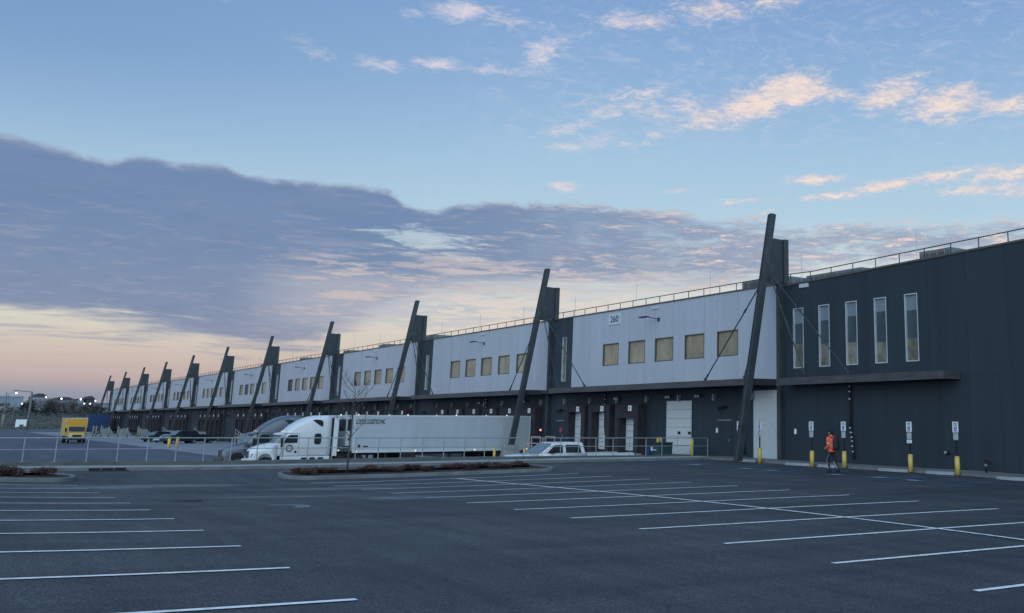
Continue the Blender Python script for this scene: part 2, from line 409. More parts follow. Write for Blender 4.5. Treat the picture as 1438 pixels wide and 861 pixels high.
# ------------------------------------------------------------------ edge of the car park: curb, wall, railing
ZB = [(-12, -1.40), (2.4, -1.53), (5.5, -1.57), (9.7, -1.64), (17, -1.655), (20, -1.665), (23, -1.70), (28, -1.745), (32.4, -1.80), (35.6, -1.89)]
ZT = [(-12, -.58), (2.4, -.65), (5.5, -.67), (9.7, -.705), (17, -.76), (20, -.78), (23.1, -.81), (28, -.85), (32.4, -.885), (35.6, -.915)]
def sweep(mm, prof, y0, y1, step=1.):
    n = round((y1-y0)/step); pr = None
    for i in range(n+1):
        y = y0+(y1-y0)*i/n; ring = [mm.b.verts.new((x, y, z)) for x, z in prof(y)]
        if pr:
            for k in range(len(ring)-1): mm.b.faces.new((pr[k], ring[k], ring[k+1], pr[k+1]))
        pr = ring
m = MB(); sweep(m, lambda y: [(-46.6, G(-46.6, y)-.1), (-46.6, G(-46.6, y)+.13), (-46.68, G(-46.6, y)+.15), (-47.75, G(-46.6, y)+.16)], -30, 34.2)
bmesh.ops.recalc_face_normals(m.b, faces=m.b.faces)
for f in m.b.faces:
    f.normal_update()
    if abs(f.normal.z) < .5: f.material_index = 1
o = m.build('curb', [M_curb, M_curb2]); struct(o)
m = MB()   # dark inlet throat in the curb face
for k in range(3): m.box(-46.56, -46.595, 5.05+k*.42, 5.42+k*.42, G(-46.6, 5.6)+.012, G(-46.6, 5.6)+.105)
m.box(-46.55, -46.2, 5.0, 6.35, G(-46.6, 5.6)-.01, G(-46.6, 5.6)+.014)
tag(m.build('storm_drain_inlet', M_black), 'black storm drain inlet set in the far curb below the railing', 'drain')
m = MB(); sweep(m, lambda y: [(-47.75, -3.2), (-47.75, lerp_tab(ZB, y)), (-48.1, lerp_tab(ZB, y)), (-48.1, -3.2)], -30, 35.5)
tag(m.build('retaining_wall', M_concd), 'low dark concrete retaining wall under the long railing', 'wall')
t = thing('railing', 'long galvanised two rail safety railing above the truck court', 'railing', (0, 0, 0))
Y = 35.45-1.03*43; posts = []
ypost = [35.0-1.0325*i for i in range(44)]
base = None
for y in ypost:
    zb, zt = lerp_tab(ZB, y), lerp_tab(ZT, y)
    mm = MB(); mm.tube((0, 0, 0), (0, 0, zt-zb), .022, n=6); mm.box(-.05, .05, -.05, .05, -.002, .012)
    p = mm.build('post', M_galv, t); p.location = (-47.92, y, zb)
for nm, off, r_ in (('top_rail', 0, .026), ('mid_rail', -.43, .018)):
    mm = MB()
    for a, b in zip(ypost, ypost[1:]):
        mm.tube((-47.92, a, lerp_tab(ZT, a)+off), (-47.92, b, lerp_tab(ZT, b)+off), r_, n=6)
    mm.build(nm, M_galv, t)

# islands
def island(name, x0, x1, y0, y1, label):
    pts = []
    r_ = (x1-x0)/2*.85
    for cx_, cy_, a0 in ((x1-r_, y1-r_, 0), (x0+r_, y1-r_, 90), (x0+r_, y0+r_, 180), (x1-r_, y0+r_, 270)):
        for k in range(6):
            a = R(a0+k*18); pts.append((cx_+r_*math.cos(a), cy_+r_*math.sin(a)))
    # subdivide the long sides
    P = []
    for a, b in zip(pts, pts[1:]+pts[:1]):
        n = max(1, int(math.dist(a, b)/.8))
        P += [(a[0]+(b[0]-a[0])*i/n, a[1]+(b[1]-a[1])*i/n) for i in range(n)]
    cx_, cy_ = (x0+x1)/2, (y0+y1)/2
    def inset(p, d):
        # toward the medial line
        yy = min(max(p[1], y0+r_), y1-r_); v = Vector((p[0]-cx_, p[1]-yy)); l = v.length; v *= (l-d)/l
        return (cx_+v.x, yy+v.y)
    m = MB(); rings = []
    for d, h in ((0, -.08), (0, .125), (.025, .14), (.15, .14), (.155, .07)):
        rings.append([(*inset(p, d), G(*p)+h) for p in P])
    V = [[m.b.verts.new(q) for q in rg] for rg in rings]
    n = len(P)
    for a, b in zip(V, V[1:]):
        for i in range(n): m.b.faces.new((a[i], a[(i+1) % n], b[(i+1) % n], b[i]))
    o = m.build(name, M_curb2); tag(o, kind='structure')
    m = MB(); ring = [m.b.verts.new((*inset(p, .15), G(*p)+.09)) for p in P]
    ctr = [m.b.verts.new((cx_, min(max(p[1], y0+r_), y1-r_), G(*p)+.17)) for p in P]
    for i in range(n): m.b.faces.new((ring[i], ring[(i+1) % n], ctr[(i+1) % n], ctr[i]))
    tag(m.build(name+'_mulch', M_mulch, recalc=True), kind='structure')
island('planting_island', -43.9, -41.5, 10.9, 22.4, '')
island('planting_island_near', -43.9, -41.5, -7.5, 4.25, '')

def shrub_mesh(seed, n=1100, mi=0):
    rnd = random.Random(seed); m = MB()
    for k in range(7):
        a = rnd.uniform(0, 6.28); m.tube((0, 0, 0), (.3*math.cos(a), .3*math.sin(a), rnd.uniform(.25, .5)), .012, .004, n=4, mi=1)
    lumps = [(rnd.uniform(-.32, .32), rnd.uniform(-.32, .32), rnd.uniform(.16, .34), rnd.uniform(.16, .26)) for _ in range(8)]
    for k in range(n):
        lx, ly, lz, lr = rnd.choice(lumps)
        d = Vector((rnd.gauss(0, 1), rnd.gauss(0, 1), rnd.gauss(0, 1))).normalized()*lr*rnd.uniform(.5, 1.05)
        c = Vector((lx, ly, lz))+d; c.z = max(.02, c.z)
        u = Vector((rnd.gauss(0, 1), rnd.gauss(0, 1), rnd.gauss(0, 1))).normalized(); w = u.orthogonal().normalized(); s = rnd.uniform(.025, .05)
        m.quad([c-u*s, c+w*s*.6, c+u*s, c-w*s*.6])
    return m
sh = []
for i in range(4):
    o = shrub_mesh(i).build('shrub', [M_shrub if i % 2 == 0 else M_shrub2, M_bark], recalc=False); sh.append(o)
spots = [(420, 1), (434, 1.1), (449, .9), (463, 1), (510, .9), (524, 1.15), (541, .9), (556, 1.2), (571, 1), (586, 1.1), (600, .9), (625, 1), (640, 1.15), (660, 1.2), (676, 1), (692, 1.3), (707, 1.1), (722, 1.2), (738, .8)]
used = set()
def put_shrub(i, x, y, s, label, grp, j):
    if j not in used: o = sh[j]; used.add(j)
    else: o = sh[j].copy(); COL.objects.link(o)
    o.location = (x, y, G(x, y)+.13); o.scale = (s*1.0, s*1.1, s*.66); o.rotation_euler = (0, 0, i*1.3)
    tag(o, label, 'shrub', grp)
for i, (px, s) in enumerate(spots):
    p = onX(px, 661, -42.8+.35*math.sin(i*2.1)); 
    put_shrub(i, p.x, p.y, s*.62, 'low red-brown shrub in the row on the long island before the white truck', 'shrubs along the long planting island', i % 4)
for i, (px, s) in enumerate([(3, 1.5), (17, 1.4), (60, 1.35)]):
    p = onX(px, 662, -42.7)
    put_shrub(i, p.x, p.y, s*.62, ['broad reddish shrub cut by the left edge of the photo', 'reddish shrub second from the left on the left island', 'separate reddish shrub near the tip of the left island'][i], 'shrubs on the left planting island', i % 2)

# bare young tree
def bare_tree(loc, h, label):
    rnd = random.Random(11); t = thing('bare_tree', label, 'tree', loc)
    m = MB(); m.tube((0, 0, 0), (.02, .02, h*.38), .042, .034, n=8); m.tube((.02, .02, h*.38), (.0, .06, h*.72), .034, .016, n=7); m.tube((0, .06, h*.72), (.03, .1, h*.93), .016, .006, n=5)
    m.build('trunk', M_bark, t)
    def br(m, a, d, l, r_, lev):
        seg = 3; p = Vector(a); d = Vector(d).normalized()
        for i in range(seg):
            d2 = (d+Vector((rnd.uniform(-.25, .25), rnd.uniform(-.25, .25), rnd.uniform(.0, .28)))).normalized()
            q = p+d2*l/seg; m.tube(p, q, r_*(1-i*.25), r_*(1-(i+1)*.25), n=5, cap=False)
            if lev > 0:
                for _ in range(2):
                    s = Vector((rnd.uniform(-1, 1), rnd.uniform(-1, 1), rnd.uniform(.1, .9))).normalized()
                    br(m, q, (d2*.7+s).normalized(), l*rnd.uniform(.35, .55), r_*.5, lev-1)
            p, d = q, d2
    # two low boughs at the fork, then an upper crown
    for z, ds, l in ((.365, (0, -1, .75), .26), (.365, (.1, 1, .65), .24)):
        m = MB(); br(m, (.02, .02, h*z), ds, h*l, .019, 1); m.build('branch', M_bark, t)
    for k in range(11):
        a = rnd.uniform(0, 6.28); z = .52+.035*k
        m = MB(); br(m, (.01, .04+.03*(z-.5), h*z), (math.cos(a)*.8, math.sin(a)*1.2, .55), h*rnd.uniform(.14, .23), .014, 2 if k % 2 else 1); m.build('branch', M_bark, t)
p = onX(487, 664, -42.7); p.z = G(p.x, p.y)+.12
bare_tree(p, 3.75, 'young leafless tree standing in the long planting island before the white truck')

# manhole, patch, marker
p = onG(390, 712); m = MB(); m.tube((p.x, p.y, p.z-.01), (p.x, p.y, p.z+.008), .72, n=28, mi=0); m.tube((p.x, p.y, p.z), (p.x, p.y, p.z+.014), .40, n=24, mi=1)
tag(m.build('manhole_cover', [M_patch, M_iron]), 'round manhole cover in a pale worn patch of asphalt', 'manhole')
p = onG(243, 704); m = MB(); m.box(p.x-.32, p.x+.32, p.y-.6, p.y+.6, p.z-.02, p.z+.012)
for k in range(9): m.box(p.x-.28, p.x+.28, p.y-.52+k*.12, p.y-.46+k*.12, p.z+.012, p.z+.02, 1)
tag(m.build('drain_grate', [M_black, M_iron]), 'dark rectangular drain grate in the open aisle of the car park', 'drain')

# ------------------------------------------------------------------ the warehouse
D = 35.63; P = 26.15; MX = [-42.1-P*k for k in range(11)]; XL = MX[10]-.4
bld = thing('warehouse', 'very long warehouse with white upper panels, charcoal base and leaning steel masts', 'warehouse', (-170, 35.63, 0))
BO = Vector((-170, 35.63, 0))
def bp(mb_, name, mats, parent=None, bevel=0):
    """part of the building: geometry given in scene coordinates"""
    bmesh.ops.translate(mb_.b, verts=mb_.b.verts, vec=-BO)
    return mb_.build(name, mats, parent or bld, bevel)
def wall_holes(mm, x0, x1, z0, z1, holes, y=D, th=.25, mi=0):
    xs = sorted({x0, x1, *[h[0] for h in holes], *[h[1] for h in holes]}); zs = sorted({z0, z1, *[h[2] for h in holes], *[h[3] for h in holes]})
    def inside(cx_, cz_): return any(h[0] < cx_ < h[1] and h[2] < cz_ < h[3] for h in holes)
    for a, b in zip(xs, xs[1:]):
        for c, d in zip(zs, zs[1:]):
            if inside((a+b)/2, (c+d)/2): continue
            mm.quad([(a, y, c), (b, y, c), (b, y, d), (a, y, d)], mi)
    for h in holes:
        a, b, c, d = h[:4]; Y2 = y+th
        mm.quad([(a, y, c), (a, y, d), (a, Y2, d), (a, Y2, c)], mi); mm.quad([(b, y, c), (b, Y2, c), (b, Y2, d), (b, y, d)], mi)
        mm.quad([(a, y, c), (a, Y2, c), (b, Y2, c), (b, y, c)], mi); mm.quad([(a, y, d), (b, y, d), (b, Y2, d), (a, Y2, d)], mi)
def frame_and_pane(x0, x1, z0, z1, fm, fw_, panes, proud=.012, glassY=.10):
    m = MB()
    m.box(x0, x0+fw_, D-proud, D+.13, z0, z1); m.box(x1-fw_, x1, D-proud, D+.13, z0, z1)
    m.box(x0+fw_, x1-fw_, D-proud, D+.13, z1-fw_, z1); m.box(x0+fw_, x1-fw_, D-proud, D+.13, z0, z0+fw_)
    fr = bp(m, 'window', fm)
    for nm, za, zb, mm in panes:
        m = MB(); m.box(x0+fw_, x1-fw_, D+glassY, D+glassY+.02, za if za > z0 else z0+fw_, zb if zb < z1 else z1-fw_)
        bp(m, nm, mm, fr)
    return fr
# body behind the facade
m = MB()
m.box(XL, 20, D+.26, D+95, -3.3, 6.9)
bp(m, 'building_core', M_roof)
# lower wall
m = MB()
wall_holes(m, -42.0, 20, -3.3, 2.2, [])
wall_holes(m, XL, -42.3, -3.3, 2.2, [])
bp(m, 'lower_wall', M_dark)
m = MB()
x = 18
while x > XL:
    if not -42.5 < x < -41.8: m.box(x-.012, x+.012, D-.003, D+.01, -1.9 if x > -48 else -3.0, 2.2)
    x -= 1.64
m.box(-30, 20, D-.003, D+.01, 1.985, 2.0)
bp(m, 'wall_joints', M_jointd)
# office wing upper wall with slot windows
sl = [(-41.18+1.998*i, -41.18+1.998*i+.82, 2.74, 5.88) for i in range(5)]
m = MB(); wall_holes(m, -42.0, 20, 2.2, 7.18, sl)
m.quad([(-42.0, D, 7.18), (20, D, 7.18), (20, D, 8.6), (-42.0, D, 7.181)])
bp(m, 'upper_wall', M_dark)
m = MB()
for x in (-39.7, -37.7, -35.7, -33.75, -31.75, -29.5, -27.3, -25.1, -22.9):
    top = 7.18+(x+42)/62*1.42
    segs = [(2.2, top)]
    m.box(x-.012, x+.012, D-.003, D+.01, 2.2, top-.02)
bp(m, 'upper_wall_joints', M_jointd)
m = MB(); m.b.verts.ensure_lookup_table()
def capstrip(m, xa, za, xb, zb, h=.09, y0=-.05, y1=.45):
    a = [(xa, D+y0, za-h), (xa, D+y0, za), (xa, D+y1, za), (xa, D+y1, za-h)]; b = [(xb, D+y0, zb-h), (xb, D+y0, zb), (xb, D+y1, zb), (xb, D+y1, zb-h)]
    m.loft([a, b], smooth=False)
capstrip(m, -41.9, 7.22, 20, 8.64)
bp(m, 'parapet_cap', M_frame2)
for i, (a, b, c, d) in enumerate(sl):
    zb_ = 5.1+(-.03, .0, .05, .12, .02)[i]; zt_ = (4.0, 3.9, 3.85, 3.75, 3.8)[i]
    frame_and_pane(a, b, c, d, M_frame, .045, [('roller_blind', zb_, d, M_blind), ('pane', zt_, zb_, M_pane), ('pane', c, zt_, M_tan2)])  # lowest piece carries the painted tan reflection
# white bays
WOFF = [(-60.91, -58.88), (-57.65, -55.65), (-54.5, -52.45), (-51.22, -49.2), (-47.94, -45.95)]
ZW0, ZW1, ZP = 3.66, 5.12, 7.30
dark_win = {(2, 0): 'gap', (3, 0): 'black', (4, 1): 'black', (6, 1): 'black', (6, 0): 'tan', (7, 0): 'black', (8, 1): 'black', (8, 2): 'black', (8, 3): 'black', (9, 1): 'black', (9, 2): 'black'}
for k in range(10):
    dx = -P*k; xa, xb = -65.2+dx, -42.3+dx
    holes = [(a+dx, b+dx, ZW0, ZW1) for a, b in WOFF]
    zp = ZP+.012*k
    m = MB(); wall_holes(m, xa, xb, 2.2, zp, holes); 
    m.quad([(xa, D, 2.2), (xa, D, zp), (xa, D+.25, zp), (xa, D+.25, 2.2)]); m.quad([(xb, D, 2.2), (xb, D, zp), (xb, D+.25, zp), (xb, D+.25, 2.2)])
    pan = bp(m, 'white_wall_panel', M_white)
    m = MB()
    for a, b in WOFF:
        for e in (a, b):
            m.box(e+dx-.009, e+dx+.009, D-.003, D+.004, 2.2, ZW0); m.box(e+dx-.009, e+dx+.009, D-.003, D+.004, ZW1, zp-.03)
    m.box(-62.9+dx-.009, -62.9+dx+.009, D-.003, D+.004, 2.2, zp-.03); m.box(-44.1+dx-.009, -44.1+dx+.009, D-.003, D+.004, 2.2, zp-.03)
    bp(m, 'panel_joints', M_joint, pan)
    pan_c = MB(); capstrip(pan_c, xa-2.85, zp+.06, xb, zp+.06, .08); bp(pan_c, 'parapet_cap', M_frame2)
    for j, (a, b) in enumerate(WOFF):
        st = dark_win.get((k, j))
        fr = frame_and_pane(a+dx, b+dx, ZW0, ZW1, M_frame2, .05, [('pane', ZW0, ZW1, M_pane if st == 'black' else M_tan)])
        if st == 'gap':
            m = MB(); m.prism([(a+dx+.05, ZW0+.05), (a+dx+.7, ZW0+.05), (a+dx+.05, ZW0+.8)], D+.085, D+.095); bp(m, 'torn_blind_gap', M_black, fr)
        if k == 0 and j == 3:
            pass
    # charcoal strip beside the column
    s0, s1 = xa-2.85, xa
    hw = (-66.70+dx, -66.05+dx, 2.8, 5.93)
    m = MB(); wall_holes(m, s0, s1, 2.2, zp, [hw]); bp(m, 'charcoal_strip', M_dark2)
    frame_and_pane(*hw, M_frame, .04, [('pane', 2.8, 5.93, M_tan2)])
    # flood light on an arm, overflow scupper
    m = MB(); c = -54.1+dx
    m.box(c-.10, c+.10, D-.05, D+.002, 6.18, 6.40); m.tube((c, D-.04, 6.32), (c-.2, D-.75, 6.42), .025, n=6); m.box(c-1.0, c-.15, D-.9, D-.62, 6.40, 6.47)
    bp(m, 'wall_light', M_steel)
    m = MB(); m.box(-54.9+dx, -54.1+dx, D-.07, D+.002, 6.98, 7.16); bp(m, 'scupper', M_signgrey)
m = MB(); m.box(-40.6, -39.9, D-.07, D+.002, 6.92, 7.12); bp(m, 'scupper', M_signgrey)
# house number
m = MB(); m.box(-60.18, -58.68, D-.05, D-.006, 6.36, 7.08); hn = bp(m, 'number_sign', mat('number_sign_face', (.52, .56, .60), .5, var=.03))
text_mesh('number', '260', .62, M_ink, hn, (-59.43-BO.x, D-.055-BO.y, 6.70), (R(90), 0, 0), sx=1.15)
# canopy
for k in range(10):
    dx = -P*k
    m = MB(); m.box(-64.7+dx, -42.45+dx, 33.7, D-.01, 1.93, 2.18, 1); m.box(-64.72+dx, -42.43+dx, 33.66, 33.70, 1.88, 2.22, 0); m.box(-42.45+dx, -42.41+dx, 33.7, D-.012, 1.88, 2.22, 1)
    for q in range(7): m.box(-64+dx+q*3.3, -63.9+dx+q*3.3, 33.72, D-.02, 1.86, 1.929, 1)
    bp(m, 'canopy', [M_fascia, M_soffit])
    m = MB(); m.box(-68.6+dx, -64.76+dx, 34.9, D-.01, 1.93, 2.16, 1); bp(m, 'canopy_link', [M_fascia, M_soffit])
m = MB(); m.box(-41.35, -30.06, 34.6, D-.01, 1.88, 2.15, 1); m.box(-41.37, -30.04, 34.56, 34.6, 1.84, 2.20, 0); m.box(-30.06, -30.02, 34.6, D-.012, 1.84, 2.20, 0)
bp(m, 'canopy', [M_fascia, M_fascia])
# leaning masts
for k, X in enumerate(MX):
    zb = -1.96 if k == 0 else -1.7
    yb = lambda z: 32.86+(z+1.8)*(35.17-32.86)/12.91     # rear edge of the leaning beam
    m = MB(); m.beam((X-.02, yb(zb)-.17, zb), (X-.02, yb(11.1)-.17, 11.1), .20, .30)
    for s_ in (-.13, .13): m.beam((X-.02+s_, yb(zb)-.17, zb), (X-.02+s_, yb(11.05)-.17, 11.05), .03, .36)
    mast = bp(m, 'mast', M_steel)
    m = MB(); m.prism([(yb(7.36)-.1, 7.36), (D+.3, 7.36), (D+.3, 9.7), (yb(9.7)-.1, 9.74)], X-.08, X+.08, 'x'); bp(m, 'fin', M_dark2, mast)
    m = MB(); m.box(X-.15, X+.15, D-.28, D-.004, -3.2 if k else -1.98, 7.30); m.box(X-.2, X+.2, D+.02, D+.34, 7.3, 9.72); bp(m, 'column', M_steel, mast)
    m = MB(); m.box(X-.13, X+.13, yb(7.5)-.1, D-.3, 7.26, 7.42); m.box(X-.16, X+.16, yb(8)-.05, yb(8)+.38, 7.42, 8.3); bp(m, 'gusset', M_steel, mast)
    if k:
        m = MB(); yc = yb(-1.7)-.22; m.loft([[(X-.62, yc-.62, CZ), (X+.62, yc-.62, CZ), (X+.62, yc+.62, CZ), (X-.62, yc+.62, CZ)], [(X-.42, yc-.42, -1.62), (X+.42, yc-.42, -1.62), (X+.42, yc+.42, -1.62), (X-.42, yc+.42, -1.62)]], smooth=False)
        bp(m, 'concrete_footing', M_conc, mast)
    ends = [(-4.5, 33.85), (-1.0, 33.85), (2.8, 34.75), (6.0, 34.75)] if k == 0 else [(-3.0, 33.85), (-1.1, 33.85), (2.3, 35.0), (8.1, 33.85)]
    for ex, ey in ends:
        a = Vector((X, yb(7.9)+.1, 7.92)); b = Vector((X+ex, ey, 2.3)); mid = a.lerp(b, .36)
        m = MB(); m.tube(a, b, .035, n=6); m.tube(mid-(b-a).normalized()*.14, mid+(b-a).normalized()*.14, .055, n=6)
        m.tube(b-(b-a).normalized()*.35, b, .055, .05, n=6); m.box(b.x-.07, b.x+.07, b.y-.05, b.y+.05, 2.15, 2.36)
        bp(m, 'tie_rod', M_steel, mast)
# dock shelters
def dock(X, top=1.03, num=True, door_white=True, lit=False, dtop=None):
    m = MB(); yf = 35.02
    m.box(X-1.38, X-.88, yf, D-.004, -1.92, top); m.box(X+.88, X+1.38, yf, D-.004, -1.92, top); m.box(X-.88, X+.88, yf+.01, D-.004, .12 if dtop is None else dtop+.0, top-.01)
    sh_ = bp(m, 'dock_shelter', M_shelter)
    dt = .12 if dtop is None else dtop
    m = MB(); m.box(X-.88, X+.88, D-.05, D-.006, -1.80, dt)
    for q in range(1, 5): m.box(X-.88, X+.88, D-.053, D-.048, -1.80+q*(dt+1.8)/5-.018, -1.80+q*(dt+1.8)/5+.018, 1)
    bp(m, 'dock_door', [M_door if door_white else M_dark, M_groove], sh_)
    m = MB(); m.box(X-1.2, X+1.2, D-.25, D-.006, -3.0, -1.93); m.box(X-1.05, X-.75, D-.42, D-.25, -2.5, -1.97, 1); m.box(X+.75, X+1.05, D-.42, D-.25, -2.5, -1.97, 1)
    bp(m, 'dock_bumper', [M_dark2, M_black], sh_)
    m = MB(); m.box(X+.25, X+.63, yf-.03, yf+.005, top-.40, top-.06)
    tg = bp(m, 'number_plate', M_sign, sh_)
    m = MB(); m.box(X+.39, X+.49, yf-.034, yf-.031, top-.32, top-.14); bp(m, 'digit', M_groove, tg)
    return sh_
for i, X in enumerate((-63.45, -60.2, -56.75)): dock(X, top=1.05, dtop=.60 if i < 2 else .2)
for k in range(1, 10):
    for i in range(6):
        X = MX[k]-2.5-3.3*i
        if k >= 3 and i == 5: continue
        dock(X, top=1.0, door_white=False)
# small lamps over the docks (white hooded) and red/green dock lights
for k in range(0, 6):
    for i in range(7):
        X = MX[k]-1.2-3.3*i if k else -44.5-3.55*i
        m = MB(); m.box(X-.05, X+.05, D-.22, D-.004, 1.30, 1.56); m.prism([(X-.1, 1.30), (X+.1, 1.30), (X+.05, 1.18), (X-.05, 1.18)], D-.22, D-.08)
        bp(m, 'dock_lamp', M_galv)
for X in (-56.0-.0, -59.3, -62.7):
    m = MB(); m.box(X+.42, X+.58, D-.2, D-.004, -.32, -.12); bp(m, 'dock_signal', M_galv)
m = MB(); m.ball((-69.0, D-.3, -.62), .085); bp(m, 'dock_signal_lamp', M_redlamp)
# drive-in door
def big_door(x0, x1, z0, z1, n, y=D, vis=True):
    m = MB(); m.box(x0-.07, x0, y-.03, y-.004, z0, z1+.07); m.box(x1, x1+.07, y-.03, y-.004, z0, z1+.07); m.box(x0, x1, y-.03, y-.004, z1, z1+.07)
    fr = bp(m, 'door_frame', M_dark2)
    m = MB(); m.box(x0, x1, y-.015, y-.004, z0, z1)
    for q in range(1, n): zz = z0+q*(z1-z0)/n; m.box(x0, x1, y-.018, y-.013, zz-.012, zz+.012, 1)
    d = bp(m, 'roll_up_door', [M_door, M_groove], fr)
    if vis:
        for cx_ in (x0+.52*(x1-x0), x0+.97*(x1-x0)-.12):
            m = MB(); m.box(cx_-.16, cx_+.14, y-.022, y-.019, z0+1.15, z0+1.32); bp(m, 'vision_panel', M_black, d)
big_door(-53.05, -50.38, -1.90, 1.22, 6)
big_door(-44.55, -42.32, -1.93, 1.66, 1, vis=False)
# personnel doors
def man_door(x0, x1, z0, z1, red=False):
    m = MB(); m.box(x0-.05, x0, D-.03, D-.004, z0, z1+.05); m.box(x1, x1+.05, D-.03, D-.004, z0, z1+.05); m.box(x0, x1, D-.03, D-.004, z1, z1+.05); m.box(x0-.1, x1+.1, D-.09, D-.004, z1+.05, z1+.075, 1)
    fr = bp(m, 'door_frame', [M_dark2, M_signgrey]); m = MB(); m.box(x0, x1, D-.016, D-.004, z0, z1); d = bp(m, 'access_door', M_dark, fr)
    m = MB(); m.box(x1-.12, x1-.08, D-.06, D-.016, z0+.85, z0+1.0); bp(m, 'door_handle', M_galv, fr)
    m = MB(); m.box(x0+.1, x0+.7, D-.3, D-.004, z1+.75, z1+.85); m.box(x0+.1, x0+.25, D-.3, D-.2, z1+.62, z1+.75); bp(m, 'wall_lamp', M_black)
    if red:
        m = MB(); m.tube((x0+.45, D-.02, z0+1.35), (x0+.45, D-.03, z0+1.35), .2, n=16); bp(m, 'red_no_entry_sign', M_red, fr)
man_door(-47.6, -46.6, -1.95, .02)
man_door(-66.9, -66.05, -1.95, -.02, True)
for X in (-47.85, -41.25+.2): 
    m = MB(); m.box(X-.08, X+.06, D-.05, D-.004, -.62, -.36); bp(m, 'card_reader', M_sign)
for k in range(2, 6): man_door(MX[k]+1.6, MX[k]+2.5, -1.95, -.02)
# downpipes with pale joint collars
def pipe(X, zt=1.85, zb=-1.75, wav=.12):
    m = MB(); m.tube((X, D-.12, zt), (X, D-.12, -.3), .055, n=8); m.tube((X, D-.12, -.3), (X+wav, D-.12, -.9), .055, n=8); m.tube((X+wav, D-.12, -.9), (X+wav+.05, D-.12, zb), .055, n=8)
    pp = bp(m, 'downpipe', M_black)
    m = MB()
    for z, o_ in ((1.7, 0), (1.45, 0), (1.1, 0), (-.28, .0), (-.5, .05), (-.72, .09), (-.9, .12), (-1.15, .13), (-1.4, .15)):
        if z > zb: m.box(X+o_*wav/.12-.045, X+o_*wav/.12+.045, D-.19, D-.13, z-.03, z+.03)
    bp(m, 'pipe_clamp', M_signgrey, pp)
pipe(-36.85); pipe(-45.2, wav=-.08); pipe(-60.2, zb=.9)
for k in range(1, 6): pipe(MX[k]-10.7, zb=-1.2); 
for X in (-52.6, -58.6-0, -49.5, -72.0, -80.0):   # twin flood lamps under the canopy
    m = MB(); m.box(X-.1, X+.1, D-.25, D-.004, 1.46, 1.58); m.ball((X-.12, D-.3, 1.45), .08, seg=8, mi=1); m.ball((X+.14, D-.3, 1.45), .08, seg=8, mi=1); bp(m, 'twin_flood_lamp', [M_steel, M_signgrey])
m = MB(); m.tube((-30.85, D-.15, -1.32), (-30.85, D-.004, -1.32), .09, n=12, mi=0); m.ball((-30.9, D-.16, -1.31), .07, mi=1); bp(m, 'wall_hydrant_outlet', [M_black, M_galv])
# roof railing
rr = MB(); RY = D+.75
xs = [8-1.62*i for i in range(194)]; xs = [x for x in xs if x > XL]
def rtop(x): return (7.22+(x+42)/62*1.42 if x > -42 else ZP) + .62
for a, b in zip(xs, xs[1:]): rr.tube((a, RY, rtop(a)), (b, RY, rtop(b)), .028, n=5, cap=False)
rail = bp(rr, 'roof_railing', M_steel)
vis_ = [x for x in xs if x < -22]
for x in vis_[:98]:
    m = MB(); m.tube((x, RY, rtop(x)-.9), (x, RY, rtop(x)), .026, n=5); bp(m, 'railing_post', M_steel, rail)
m = MB()
for x in vis_[98:]: m.tube((x, RY, rtop(x)-.9), (x, RY, rtop(x)), .03, n=4)
tag(bp(m, 'far_railing_posts', M_steel, rail), kind='stuff')
for i in range(34):
    X = -24.5-8.3*i; h = rtop(X)+1.0
    m = MB(); m.tube((X, D+.55, h-2), (X, D+.55, h), .012, n=4); bp(m, 'lightning_rod', M_galv)
# rooftop units
def rtu(x0, x1, y0, h):
    m = MB(); m.box(x0, x1, y0, y0+2.4, 6.9, 7.4+h); m.box(x0+.1, x1-.1, y0-.04, y0, 7.35+h*.3, 7.25+h, 1)
    n = int((x1-x0)/.5)
    for q in range(n): m.box(x0+.2+q*.5, x0+.24+q*.5, y0-.06, y0-.04, 7.3, 7.3+h, 2)
    bp(m, 'rooftop_unit', [M_roofu, M_frame2, M_galv])
rtu(onY(1291, 355, D+3.5).x, onY(1335, 352, D+3.5).x, D+3.5, 1.12); rtu(-44.6, -40.0, D+4, .95); rtu(-48.9, -45.2, D+2.6, .95); rtu(-104, -99, D+3, 1.0); rtu(-108, -105, D+4, 1.2)
for X in (-118, -131, -150, -172): rtu(X, X+2.2, D+4, 1.1)

# ------------------------------------------------------------------ truck court: pad, ramps, stairs
m = MB(); m.box(-55.3, -48.1, 31.6, D-.3, -3.2, -1.92); struct(m.build('loading_pad', M_conc))
t = None
for k in range(3, 10):
    X = MX[k]
    m = MB(); m.prism([(X+8, CZ), (X+1.5, CZ), (X+1.5, -1.95)], 31.2, 33.2, 'y')
    m.tube((X+8, 31.25, CZ+.9), (X+1.5, 31.25, -1.05), .04, n=5, mi=1); m.tube((X+8, 31.25, CZ+.45), (X+1.5, 31.25, -1.5), .03, n=5, mi=1)
    for q in range(5): xx = X+8-q*1.6; m.tube((xx, 31.25, CZ), (xx, 31.25, CZ+.9+q*.27), .04, n=5, mi=1)
    tag(m.build('access_ramp', [M_conc, M_galv]), 'sloped concrete ramp with handrail in the row of ramps along the far docks', 'ramp', 'concrete access ramps along the far docks')
